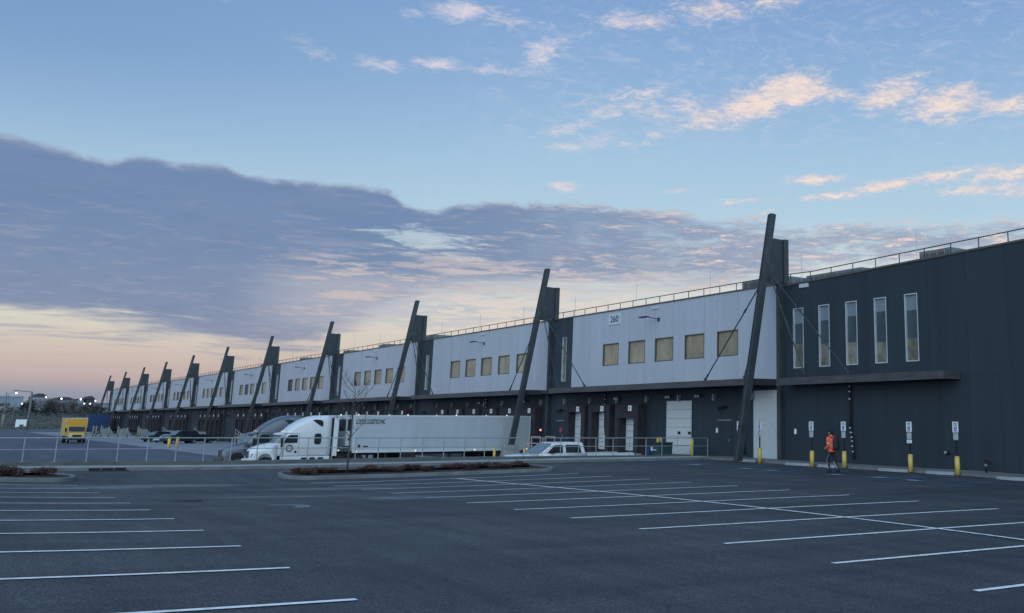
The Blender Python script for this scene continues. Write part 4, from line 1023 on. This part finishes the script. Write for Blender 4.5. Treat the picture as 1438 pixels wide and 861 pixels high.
# local frame: +x walking direction, y left
def skin_obj(name, verts, edges, rad, m_, parent, sub=2, root=0):
    me = bpy.data.meshes.new(name); me.from_pydata(verts, edges, []); o = bpy.data.objects.new(name, me); COL.objects.link(o); o.parent = parent
    s_ = o.modifiers.new('skin', 'SKIN'); s_.use_smooth_shade = True
    sv = me.skin_vertices[0].data
    for i, r_ in enumerate(rad): sv[i].radius = r_ if isinstance(r_, tuple) else (r_, r_); sv[i].use_root = (i == root)
    su = o.modifiers.new('sub', 'SUBSURF'); su.levels = sub; su.render_levels = sub
    dg = bpy.context.evaluated_depsgraph_get(); dg.update(); me2 = bpy.data.meshes.new_from_object(o.evaluated_get(dg))
    o.modifiers.clear(); o.data = me2; me2.name = name; me2.materials.clear(); me2.materials.append(m_)
    for p_ in me2.polygons: p_.use_smooth = True; p_.material_index = 0
    return o
v = [(0, 0, .93), (0, 0, 1.08), (.02, 0, 1.25), (.03, 0, 1.40), (.04, 0, 1.50), (.07, 0, 1.56),      # 0-5 spine, neck
     (0, .10, .90), (.16, .10, .50), (.06, .10, .09), (.20, .10, .035),                                   # 6-9 left leg
     (0, -.10, .90), (-.04, -.10, .49), (-.27, -.10, .13), (-.16, -.10, .04),                             # 10-13 right leg
     (.03, .20, 1.40), (-.04, .25, 1.14), (.16, .23, 1.02),                                               # 14-16 left arm bent
     (.03, -.20, 1.40), (.0, -.25, 1.14), (.22, -.20, 1.06)]                                              # 17-19
e = [(0, 1), (1, 2), (2, 3), (3, 4), (4, 5), (0, 6), (6, 7), (7, 8), (8, 9), (0, 10), (10, 11), (11, 12), (12, 13), (3, 14), (14, 15), (15, 16), (3, 17), (17, 18), (18, 19)]
rad = [(.115, .13), (.12, .14), (.13, .16), (.10, .14), .055, .05, .095, .065, .042, .035, .095, .065, .042, .035, .06, .048, .036, .06, .048, .036]
body = skin_obj('body', v, e, rad, M_navy, per)
for j, (a_, b_) in enumerate((((.16, .23, 1.02), (.21, .22, 1.00)), ((.22, -.20, 1.06), (.27, -.19, 1.05)))):     # hands
    hv = [a_, b_]; he = [(0, 1)]; hr = [.03, .03]
    for q in range(4):
        i0 = len(hv); hv += [(b_[0]+.045, b_[1]-.027+q*.018, b_[2]-.005), (b_[0]+.07-.006*abs(q-1), b_[1]-.027+q*.018, b_[2]-.035)]; he += [(1, i0), (i0, i0+1)]; hr += [.009, .008]
    i0 = len(hv); sgn = -1 if j == 0 else 1; hv += [(b_[0]+.01, b_[1]+sgn*.04, b_[2]+.01), (b_[0]+.035, b_[1]+sgn*.05, b_[2]-.015)]; he += [(0, i0), (i0, i0+1)]; hr += [.010, .009]
    skin_obj('hand', hv, he, hr, M_skin, per, 1)
m = MB()      # jacket: shells round torso and arms, slightly larger than the body
def ell(x, y, z, rx, ry, n=14, tilt=0): return [(x+math.cos(a*2*math.pi/n)*rx, y+math.sin(a*2*math.pi/n)*ry, z+math.cos(a*2*math.pi/n)*tilt) for a in range(n)]
m.loft([ell(0, 0, .86, .165, .20), ell(0, 0, .95, .165, .205), ell(.01, 0, 1.10, .155, .20), ell(.02, 0, 1.28, .165, .225), ell(.025, 0, 1.40, .15, .235), ell(.03, 0, 1.47, .11, .17), ell(.045, 0, 1.52, .072, .08), ell(.05, 0, 1.56, .066, .07)])
for s_, pts in ((1, [(.03, .20, 1.43), (.01, .255, 1.30), (-.04, .27, 1.14), (.05, .26, 1.07), (.15, .24, 1.02)]), (-1, [(.03, -.20, 1.43), (.02, -.255, 1.30), (.0, -.27, 1.14), (.10, -.245, 1.09), (.20, -.215, 1.055)])):
    rr_ = [.085, .078, .07, .062, .052]
    for (a, b), (ra, rb) in zip(zip(pts, pts[1:]), zip(rr_, rr_[1:])): m.tube(a, b, ra, rb, n=12)
    for a, ra in zip(pts[:-1], rr_): m.ball(a, ra*1.0, seg=12)
m.build('jacket', M_orange, per)
m = MB(); m.loft([ell(.012, 0, 1.12, .158, .204), ell(.012, 0, 1.16, .16, .208)], cap=False); m.loft([ell(-.02, .268, 1.20, .078, .078), ell(-.025, .268, 1.235, .079, .079)], cap=False); m.build('reflective_band', M_tape, per)
m = MB(); m.tube((.02, .178, .80), (.17, .175, .50), .006, n=5); m.tube((.165, .172, .50), (.075, .16, .16), .006, n=5); m.tube((-.04, -.03, .48), (-.25, -.04, .16), .012, n=5); m.build('trouser_stripe', M_tape, per)
m = MB(); m.loft([ell(.0+dx_, 0, z, rx, ry) for dx_, z, rx, ry in ((.06, 1.55, .06, .055), (.075, 1.585, .085, .068), (.085, 1.63, .098, .076), (.085, 1.68, .100, .080), (.078, 1.73, .092, .076), (.07, 1.77, .06, .055))])
m.loft([[(.18, -.012, 1.66), (.18, .012, 1.66), (.185, .016, 1.63), (.185, -.016, 1.63)], [(.182, -.005, 1.67), (.182, .005, 1.67), (.208, .01, 1.632), (.208, -.01, 1.632)]])
for s_ in (-1, 1): m.ball((.06, s_*.082, 1.66), .024, 1.3, seg=8)
m.build('head', M_skin, per)
m = MB()
for s_ in (-1, 1): m.ball((.178, s_*.032, 1.672), .009, seg=6)
m.tube((.186, -.02, 1.605), (.186, .02, 1.605), .005, n=5); m.build('face_features', M_hair, per)
m = MB(); m.loft([ell(.03, 0, 1.60, .055, .07), ell(.035, 0, 1.66, .072, .084), ell(.05, 0, 1.70, .085, .087)]); m.build('hair', M_hair, per)
m = MB(); m.loft([ell(.075, 0, 1.70, .108, .092), ell(.07, 0, 1.75, .105, .09), ell(.065, 0, 1.79, .08, .07), ell(.06, 0, 1.81, .03, .03)]); m.loft([[(.15, -.07, 1.715), (.15, .07, 1.715), (.15, .07, 1.70), (.15, -.07, 1.70)], [(.28, -.045, 1.70), (.28, .045, 1.70), (.28, .045, 1.69), (.28, -.045, 1.69)]]); m.build('cap', M_hair, per)
for s_, a, b in ((1, (.06, .10, .045), .0), (-1, (-.24, -.10, .06), .0)):
    m = MB(); x, y, z = a
    m.loft([[(x-.07, y-.045, z-.045), (x-.07, y+.045, z-.045), (x-.07, y+.04, z+.06), (x-.07, y-.04, z+.06)], [(x+.05, y-.05, z-.045), (x+.05, y+.05, z-.045), (x+.05, y+.04, z+.05), (x+.05, y-.04, z+.05)], [(x+.18, y-.04, z-.04), (x+.18, y+.04, z-.04), (x+.18, y+.03, z), (x+.18, y-.03, z)]]); m.build('shoe', M_black, per, bevel=.01)
m = MB(); c = Vector((-.22, 0, 1.2))
m.loft([ell(-.22, 0, z, rx, ry) for z, rx, ry in ((.93, .05, .10), (.96, .10, .155), (1.08, .12, .165), (1.25, .125, .165), (1.38, .11, .155), (1.47, .075, .12), (1.50, .03, .05))])
m.box(-.35, -.30, -.10, .10, 1.0, 1.18); 
for s_ in (-1, 1):
    m.tube((-.14, s_*.12, 1.46), (.06, s_*.13, 1.50), .022, n=6); m.tube((.06, s_*.13, 1.50), (.17, s_*.14, 1.30), .022, n=6); m.tube((.17, s_*.14, 1.30), (.0, s_*.19, 1.02), .016, n=6); m.tube((.0, s_*.19, 1.02), (-.16, s_*.14, .98), .016, n=6)
o = m.build('backpack', M_packb); o.location = per.location; o.rotation_euler = per.rotation_euler
tag(o, 'black backpack on the shoulders of the walking person', 'backpack')

# ------------------------------------------------------------------ far left: trees, buildings, poles
def far(px, py_, X): return onX(px, py_, X)
def far_tree(px, pyb, pyt, w, X, leafy, label, grp, seed):
    a = far(px, pyb, X); b = far(px, pyt, X); h = b.z-a.z; rnd = random.Random(seed)
    t = thing('tree', label, 'tree', (a.x, a.y, hill(a.x, a.y)-.1), group=grp); off = a.z-(hill(a.x, a.y)-.1)
    h += off
    m = MB(); m.tube((0, 0, 0), (0, 0, h*.7), h*.03, h*.012, n=6)
    for q in range(6):
        an = rnd.uniform(0, 6.28); z = h*rnd.uniform(.3, .6); m.tube((0, 0, z), (math.cos(an)*w*.35, math.sin(an)*w*.35, z+h*.25), h*.012, h*.004, n=4)
    m.build('trunk', M_bark, t)
    m = MB(); lumps = []
    for q in range(16):
        z = rnd.uniform(.22, .9); rr_ = (1-abs(z-.5)*1.2) if leafy != 'ever' else (1.05-z); lumps.append((rnd.uniform(-1, 1)*w*.45*rr_, rnd.uniform(-1, 1)*w*.45*rr_, z*h, w*rnd.uniform(.14, .26)))
    for q in range(900):
        lx, ly, lz, lr = rnd.choice(lumps); d = Vector((rnd.gauss(0, 1), rnd.gauss(0, 1), rnd.gauss(0, .8))).normalized()*lr*rnd.uniform(.3, 1.1); c = Vector((lx, ly, lz))+d
        u = Vector((rnd.gauss(0, 1), rnd.gauss(0, 1), rnd.gauss(0, 1))).normalized(); w_ = u.orthogonal().normalized(); s_ = rnd.uniform(.15, .38)
        if leafy == 'bare': m.quad([c-u*s_*2.2, c+w_*s_*.16, c+u*s_*2.2, c-w_*s_*.16])
        else: m.quad([c-u*s_, c+w_*s_*.7, c+u*s_, c-w_*s_*.7])
    m.build('crown', M_leafb if leafy == 'bare' else M_leafd, t)
TR = [(40, 582, 561, 8, 'ever'), (33, 582, 566, 7, 'ever'), (55, 582, 562, 11, 'bare'), (64, 582, 560, 12, 'bare'), (73, 583, 564, 10, 'ever'), (82, 584, 562, 11, 'bare'), (90, 585, 565, 10, 'ever'), (98, 585, 563, 10, 'ever'), (105, 586, 562, 11, 'bare'), (113, 587, 566, 10, 'bare'), (121, 587, 568, 9, 'ever'), (129, 588, 569, 9, 'bare'), (136, 589, 570, 10, 'ever'), (69, 583, 566, 9, 'ever'), (12, 581, 572, 8, 'bare')]
for i, (a, b, c, w_, kd) in enumerate(TR):
    far_tree(a, b, c, w_, -560-((i*37) % 40), kd, 'dark dense tree in the belt on the rise beyond the truck court' if kd == 'ever' else 'pale leafless tree in the belt on the rise beyond the truck court', 'dark trees on the far rise' if kd == 'ever' else 'leafless trees on the far rise', i)
# low scrub band on the slope
m = MB(); rnd = random.Random(5)
for q in range(5200):
    x = rnd.uniform(-610, -462); y = rnd.uniform(-60, 120); z = hill(x, y); s_ = rnd.uniform(.25, .8)*(1 if x < -540 else .55)
    a = rnd.uniform(0, 3.14); u = Vector((math.cos(a), math.sin(a), 0))
    m.quad([(x-u.x*s_, y-u.y*s_, z), (x+u.x*s_, y+u.y*s_, z), (x+u.x*s_*.6+rnd.uniform(-.3, .3), y+u.y*s_*.6, z+s_*rnd.uniform(.5, 1.3)), (x-u.x*s_*.6, y-u.y*s_*.6, z+s_*rnd.uniform(.4, 1.2))])
tag(m.build('scrub', M_leafd, recalc=False), 'low dark scrub spread over the grassy rise', 'scrub', kind='stuff')
def far_building(label, px0, px1, pyt, X, depth, mt, roof, pitched=False):
    a = far(px0, pyt, X); b = far(px1, pyt, X); zb = hill(X, a.y)-1
    t = thing('distant_building', label, 'building', (X, (a.y+b.y)/2, zb)); hw = (b.y-a.y)/2; h = a.z-zb
    m = MB(); m.box(-depth, 0, -hw, hw, 0, h*.93); m.build('wall', mt, t)
    if pitched:
        m = MB(); m.prism([(-hw-1, h*.93), (hw+1, h*.93), (hw*.4, h*1.12), (-hw*.4, h*1.12)], -depth, .5, 'x'); m.build('roof', roof, t)
    else:
        m = MB(); m.box(-depth-.3, .3, -hw-.3, hw+.3, h*.93, h); m.build('roof', roof, t)
    m = MB()
    for q in range(int(hw*2/9)): m.box(0, .08, -hw+3+q*9, -hw+8+q*9, h*.45, h*.6)
    m.build('window_band', M_farb2, t)
far_building('wide blue grey warehouse at the far left edge behind the light poles', -60, 34, 555, -760, 60, M_farb, M_farb3)
far_building('low dark-roofed building behind the trees left of centre', 47, 66, 555.5, -900, 40, M_farb3, M_farb2, True)
far_building('distant house with broad dark roof among the street lamps', 74, 106, 560, -900, 40, M_farb3, M_farb2, True)
far_building('distant dark flat-roofed block nearest the far end of the warehouse', 110, 118, 560, -950, 30, M_farb3, M_farb2)
far_building('distant rounded dark block right of the last street lamps', 121, 133, 559, -950, 30, M_farb2, M_farb2, True)
far_building('long low pale building on the horizon beside the warehouse end', 118, 175, 566, -1000, 30, M_farb3, M_farb2)
def pole(px, pyb, pyt, X, label, arm, lit, r_=.16):
    a = far(px, pyb, X); b = far(px, pyt, X)
    t = thing('light_pole', label, 'light pole', (a.x, a.y, min(a.z, hill(a.x, a.y)) if X < -452 else CZ), group='light poles beyond the truck court'); z0 = t.location.z; h = b.z-z0
    m = MB(); m.tube((0, 0, 0), (0, 0, h), r_*1.15, r_*.8, n=8); m.build('pole', M_pole, t)
    if arm:
        m = MB(); m.tube((0, 0, h-.1), (0, arm, h+.3), r_*.4, n=6); m.box(-.3, .3, arm-.8 if arm < 0 else arm, arm if arm < 0 else arm+.8, h+.2, h+.45); m.build('arm', M_pole, t)
    if lit:
        m = MB(); m.ball((.3, arm, h+.05), lit, seg=10); m.build('lamp', M_streetl, t)
pole(2, 603, 551, -445, 'tall pole at the extreme left edge of the photo', 0, 0, .2)
pole(16, 600, 567, -470, 'slim lamp pole standing left of the white roadside sign', 2.2, .22)
pole(38, 601, 550, -420, 'stout leaning-looking wooden pole right behind the white roadside sign', -4.5, 0, .34)
pole(8, 585, 552, -640, 'lit lamp pole at the upper left above the blue grey warehouse', 3, .38)
pole(66, 584, 567, -600, 'thin bare pole in the middle of the tree belt', 0, 0)
pole(61, 584, 558, -700, 'lit lamp pole rising over the left part of the tree belt', 0, .42, .12)
pole(83, 584, 560, -700, 'lit lamp pole over the middle of the tree belt', 0, .42, .12)
pole(110, 586, 561, -700, 'lit lamp pole left of the distant dark flat-roofed block', 0, .42, .12)
pole(116, 586, 567, -620, 'lower lit lamp pole, left one of a bright pair above the truck', 0, .42, .15)
pole(124, 587, 567.5, -620, 'lower lit lamp pole, right one of a bright pair above the truck', 0, .48, .15)
pole(130.5, 589, 563, -600, 'lit lamp pole nearest the blue trailer', 0, .26, .16)
p = far(2, 604, -440); o = MB(); o.tube((0, 0, 0), (0, 0, 5), .35, n=8); ob = o.build('marker_post', M_palebol); ob.location = (p.x, p.y, CZ); tag(ob, 'short pale yellow marker post at the far left edge of the court', 'post')
a = far(21, 600, -465); b = far(39, 590, -465)
t = thing('roadside_sign', 'low white roadside sign board at the foot of the slope', 'sign', (a.x, (a.y+b.y)/2, hill(a.x, a.y)))
hw = (b.y-a.y)/2; h = b.z-hill(a.x, a.y)+.2
m = MB(); m.prism([(-hw, h*.2), (-hw*.35, h*.25), (-hw*.35, h*.45), (hw*.4, h*.5), (hw*.4, h*.3), (hw, h*.3), (hw, h), (-hw, h)], -.2, .2, 'x'); m.build('board', M_sign, t)
m = MB(); m.box(-.15, .15, -hw*.9, -hw*.85, 0, h*.3); m.box(-.15, .15, hw*.85, hw*.9, 0, h*.35); m.build('leg', M_pole, t)

# ------------------------------------------------------------------ sky
w = bpy.data.worlds.new('World'); sc.world = w; w.cycles.sampling_method = 'MANUAL'; w.cycles.sample_map_resolution = 512; w.use_nodes = True; nt = w.node_tree; N = nt.nodes; LK = nt.links
N.clear()
class E:
    def __init__(s, o): s.o = o
    def _m(s, op, *a, clamp=False):
        n = N.new('ShaderNodeMath'); n.operation = op; n.use_clamp = clamp
        for i, v in enumerate((s,)+a):
            if isinstance(v, E): LK.new(v.o, n.inputs[i])
            else: n.inputs[i].default_value = v
        return E(n.outputs[0])
    def __add__(s, b): return s._m('ADD', b)
    def __sub__(s, b): return s._m('SUBTRACT', b)
    def __mul__(s, b): return s._m('MULTIPLY', b)
    def __truediv__(s, b): return s._m('DIVIDE', b)
    def rsub(s, b): return (s*-1)+b
    def mx(s, b): return s._m('MAXIMUM', b)
    def mn(s, b): return s._m('MINIMUM', b)
def sstep(a, b, v):
    n = N.new('ShaderNodeMapRange'); n.interpolation_type = 'SMOOTHSTEP'; n.inputs['From Min'].default_value = a; n.inputs['From Max'].default_value = b
    LK.new(v.o, n.inputs['Value']); return E(n.outputs['Result'])
tc = N.new('ShaderNodeTexCoord')
vr = N.new('ShaderNodeVectorRotate'); vr.rotation_type = 'Z_AXIS'; vr.inputs['Angle'].default_value = -YAW; LK.new(tc.outputs['Generated'], vr.inputs['Vector'])
sx_ = N.new('ShaderNodeSeparateXYZ'); LK.new(vr.outputs[0], sx_.inputs[0])
dx, dy, dz = E(sx_.outputs[0]), E(sx_.outputs[1]), E(sx_.outputs[2])
DEG = 180/math.pi
az = dx._m('ARCTAN2', dy)*DEG; el = dz._m('ARCSINE')*DEG
def curve(v, pts):
    """piecewise-linear table as a float ramp"""
    a0, a1 = pts[0][0], pts[-1][0]; lo = min(p_[1] for p_ in pts); hi = max(p_[1] for p_ in pts)
    f = (v-a0)/(a1-a0); n = N.new('ShaderNodeFloatCurve'); c = n.mapping.curves[0]
    c.points[0].location = (0, (pts[0][1]-lo)/(hi-lo)); c.points[1].location = (1, (pts[-1][1]-lo)/(hi-lo))
    for p_ in pts[1:-1]: c.points.new((p_[0]-a0)/(a1-a0), (p_[1]-lo)/(hi-lo))
    n.mapping.update(); LK.new(f.o, n.inputs['Value']); return E(n.outputs[0])*(hi-lo)+lo
def ramp(v, stops, a0, a1):
    n = N.new('ShaderNodeValToRGB'); e = n.color_ramp.elements
    for i, (p_, c) in enumerate(stops):
        q = (p_-a0)/(a1-a0)
        el_ = e[i] if i < 2 else e.new(q)
        el_.position = q; el_.color = (*srgb(*c), 1)
    LK.new(((v-a0)/(a1-a0)).o, n.inputs['Fac']); return n.outputs['Color']
def mixc(f, a, b):
    n = N.new('ShaderNodeMix'); n.data_type = 'RGBA'
    LK.new(f.o, n.inputs['Factor']) if isinstance(f, E) else setattr(n.inputs['Factor'], 'default_value', f)
    for k, v in (('A', a), ('B', b)):
        if isinstance(v, tuple): n.inputs[k].default_value = (*srgb(*v), 1)
        else: LK.new(v, n.inputs[k])
    return n.outputs['Result']
# cloud coordinates: az / el in degrees, flattened so the clouds stretch sideways
def cnoise(sx0, sy0, det=6, rough=.6, off=0, dist=0.):
    c = N.new('ShaderNodeCombineXYZ'); LK.new((az*sx0).o, c.inputs[0]); LK.new((el*sy0).o, c.inputs[1]); c.inputs[2].default_value = off
    n = N.new('ShaderNodeTexNoise'); n.inputs['Scale'].default_value = 1; n.inputs['Detail'].default_value = det; n.inputs['Roughness'].default_value = rough; n.inputs['Distortion'].default_value = dist
    LK.new(c.outputs[0], n.inputs['Vector']); return E(n.outputs['Fac'])
clear = ramp(el, [(-2, (128, 136, 150)), (1.0, (143, 151, 168)), (1.4, (147, 154, 170)), (1.8, (184, 167, 168)), (3.2, (202, 188, 179)), (4.8, (213, 209, 198)), (6.5, (212, 216, 212)), (8.5, (202, 212, 216)), (11, (174, 203, 222)), (14, (162, 195, 222)), (18, (142, 177, 214)), (23, (124, 160, 206)), (40, (92, 130, 182)), (90, (70, 105, 160))], -2, 90)
left = sstep(-6, -40, az)
clear = mixc(left*.65*sstep(8, 20, el), clear, (104, 142, 190))
n_big = cnoise(.12, .42, 6, .6, 1.3, .3); n_mid = cnoise(.42, 1.5, 7, .64, 4.1, .4); n_fine = cnoise(.9, 2.6, 6, .68, 9.2, .5); n_str = cnoise(.16, 1.9, 6, .6, 2.7, .6)
upper = curve(az, [(-60, 13.2), (-44, 13.4), (-36.7, 12.9), (-33.9, 12.55), (-32.4, 12.25), (-30.9, 12.7), (-29.4, 12.6), (-27.5, 12.6), (-26.2, 12.25), (-22.6, 12.25), (-19.4, 12.15), (-17.3, 11.3), (-16, 11.45), (-11.4, 11.9), (-6.2, 11.7), (-1.4, 11.3), (6, 11.0), (18, 10.7), (60, 10)])
lower = curve(az, [(-60, 4.9), (-36, 4.7), (-30, 4.15), (-26.9, 3.75), (-23.6, 3.4), (-21.5, 4.0), (-18.3, 5.6), (-13.1, 6.9), (-5.3, 7.0), (2.7, 7.6), (12, 8.4), (60, 9.0)])
thin = sstep(-20, 8, az)                    # the bank breaks up towards the right
n_e = cnoise(.35, .8, 7, .62, 31.3, .6); n_t = cnoise(.28, 1.6, 8, .66, 12.2, .8); n_w = cnoise(.55, 3.4, 8, .68, 44.4, .5)
edge = (n_e-.5)*1.5+(n_fine-.5)*.8
bank = sstep(-.10, .30, upper-el+edge*(thin*1.1+.55)) * sstep(-.3, 1.0, el-lower+(n_str-.5)*3.2+(n_w-.5)*1.5)
hole = sstep(.38, .60, n_t*.65+n_w*.35+thin.rsub(1)*.12+(n_big-.5)*.5)
bank_a = bank*(hole*thin+(thin.rsub(1)))
gap = ((az+17.2)/3.6); gap = gap*gap; g2 = (el-9.5-(az+17.2)*-.12)/.95; gap = ((gap+g2*g2)*-1)._m('EXPONENT')
bank_a = bank_a*(sstep(.52, .86, gap*.55+n_t*.55+(n_w-.5)*1.1).rsub(1)*.75+.25)
bc = ramp(el, [(3, (130, 141, 170)), (5, (120, 137, 170)), (7.5, (108, 133, 171)), (10, (101, 129, 170)), (12, (103, 129, 170)), (13.5, (124, 143, 178))], 3, 13.5)
bc = mixc(sstep(.40, .68, n_big)*.30, bc, (122, 140, 176)); bc = mixc(sstep(.52, .32, n_t)*(thin.rsub(1)*.35+.1), bc, (100, 124, 162))
bc = mixc(sstep(.50, .70, n_w)*.5*sstep(13, 9, el), bc, (148, 155, 181))
bc = mixc(thin*.62, bc, (164, 174, 194))
pk = sstep(.50, .64, n_w*.6+n_t*.4)*sstep(-24, -2, az)
bc = mixc(pk*.72, bc, (218, 202, 200))
bc = mixc(sstep(.45, .0, upper-el+edge*.5)*(thin*.5+.22), bc, (214, 204, 206))
bc = mixc(sstep(.53, .64, n_fine*.5+n_w*.5)*sstep(-8, 6, az)*.9, bc, (244, 218, 204))
col = mixc(bank_a*.96, clear, bc)
st = sstep(.45, .58, n_str*.5+n_w*.5)*sstep(-27, -21, az)*sstep(14, -10, az)*sstep(3.2, 5.4, el)*sstep(9.6, 7.6, el)
col = mixc(st*.62, col, (220, 202, 198))
st2 = sstep(.56, .44, n_str*.5+n_w*.5)*sstep(-27, -22, az)*sstep(2, -14, az)*sstep(4.0, 5.6, el)*sstep(8.2, 6.8, el)
col = mixc(st2*.75, col, (178, 182, 196))
ws = sstep(.57, .68, n_str)*sstep(-20, -30, az)*sstep(2.2, 3.2, el)*sstep(5, 4, el)
col = mixc(ws*.55, col, (165, 165, 180))
# fair-weather puffs lit pink: (az, el, half width, half height, tilt, strength)
blobs = [(3.2, 18.35, 2.0, .85, .12, 1.3), (1.0, 17.5, 2.2, .85, .20, 1.15), (-1.6, 16.8, 1.9, .65, .10, .9), (5.4, 18.1, 1.5, .35, -.05, .75), (-3.6, 17.3, 2.4, .8, .1, .55), (-5.0, 18.1, 1.5, .4, .15, .55), (-7.0, 17.4, 2.6, .8, .1, .50), (9.1, 18.0, 1.8, .8, .3, .9), (12.2, 17.3, 2.2, .85, .05, 1.0), (15.6, 16.95, 2.4, .45, 0, .85), (10.2, 18.8, 1.2, .3, .2, .6), (-9.85, 12.8, .8, .26, 0, .95),
         (-16.2, 21.9, 1.7, .5, .05, .95), (-13.5, 21.7, 2.2, .55, -.1, .5), (-18.4, 21.5, 1.0, .3, .1, .5), (-11.2, 20.3, 1.1, .5, .2, .7), (-11.6, 19.4, 1.2, .7, .4, .65), (-12.6, 18.9, 2.2, .35, .05, .65), (-20.4, 18.6, 1.6, .4, .0, .52), (-17.2, 18.95, 1.2, .4, 0, .68), (-6.0, 22.0, 2.6, .55, .08, .72), (-1.4, 22.7, 2.6, .6, .08, .75), (2, 23.2, 2.2, .4, .08, .6),
         (4.6, 13.35, 1.7, .26, 0, .9), (6.2, 12.45, 2.2, .22, .06, .8), (8.4, 12.9, 2.0, .32, .16, .95), (11.6, 13.3, 2.4, .38, .1, .8), (15.2, 13.3, 2.6, .45, .05, .9), (13.8, 12.5, 2.6, .3, .04, .75), (16.5, 12.3, 2.2, .35, .04, .85),
         (-9.9, 15.9, 1.4, .4, .2, .55), (-8.7, 15.2, 1.6, .45, .1, .6), (-6.0, 15.3, 1.4, .3, 0, .45), (-4.4, 15.9, 1.3, .3, 0, .45), (-24, 19.2, 1.5, .5, -.3, .42), (-28.5, 21.0, 2.0, .4, 0, .3), (.5, 12.2, 2.2, .2, .05, .55), (-3.6, 12.7, 1.3, .14, .1, .5)]
tot = None
for a, e_, sa, se, tl, am in blobs:
    u_ = (az-a)/sa; v_ = (el-e_-(az-a)*tl)/se
    g = ((u_*u_+v_*v_)*-.8)._m('EXPONENT')*am
    tot = g if tot is None else tot.mx(g)
p1 = cnoise(.5, 1.25, 9, .68, 15.5, 1.2); p2 = cnoise(1.3, 3.6, 8, .72, 21.5, .7)
dens = tot*1.3+.08+(p1-.5)*1.9+(p2-.5)*1.3
puff = sstep(.22, 1.45, dens)*sstep(.02, .25, tot)
veil = sstep(.46, .70, p1*.6+p2*.4)*sstep(-22, -8, az)*sstep(13, 16.5, el)*.38
col = mixc(veil, col, (205, 208, 224))
pc = mixc(sstep(.38, .64, p2), (196, 194, 212), (242, 220, 212))
pc = mixc(sstep(-14, 2, az).rsub(1)*.6, pc, (206, 208, 224))
pc = mixc(sstep(.6, 1.4, dens)*sstep(-6, 4, az)*.5, pc, (250, 228, 206))
col = mixc(puff*.92, col, pc)
# Nishita sky underneath contributes its own share
sk = N.new('ShaderNodeTexSky'); sk.sky_type = 'NISHITA'; sk.sun_disc = False; sk.sun_elevation = R(2.5); sk.sun_rotation = R(140); sk.air_density = 1.2; sk.dust_density = 1.5
skm = N.new('ShaderNodeMix'); skm.data_type = 'RGBA'; skm.blend_type = 'ADD'; skm.inputs['Factor'].default_value = .015
LK.new(col, skm.inputs['A']); LK.new(sk.outputs[0], skm.inputs['B'])
# the half of the sky behind the photographer is the bright one (the sun is just below the horizon there)
back = sstep(.15, -.85, dy); glow = (back*BACK+1) if False else (back*2.1+1)
warm = mixc(back*.85, skm.outputs['Result'], (176, 198, 212))
bg = N.new('ShaderNodeBackground'); out = N.new('ShaderNodeOutputWorld')
LK.new(warm, bg.inputs['Color']); LK.new(glow.o, bg.inputs['Strength']); LK.new(bg.outputs[0], out.inputs['Surface'])

sun = bpy.data.lights.new('sun', 'SUN'); sun.energy = .18; sun.angle = R(25); sun.color = (1, .92, .84)
so = bpy.data.objects.new('sun', sun); COL.objects.link(so)
so.rotation_euler = Vector((.45, -.85, .28)).to_track_quat('Z', 'Y').to_euler()

# ------------------------------------------------------------------ lift everything so that the car park lies near z = 0
for o in list(sc.objects):
    if o.parent is None: o.location.z += 2.0
cam.matrix_world = Matrix.Translation((0, 0, 2.0)) @ Matrix(((rt.x, up2.x, -fw.x, 0), (rt.y, up2.y, -fw.y, 0), (rt.z, up2.z, -fw.z, 0), (0, 0, 0, 1)))
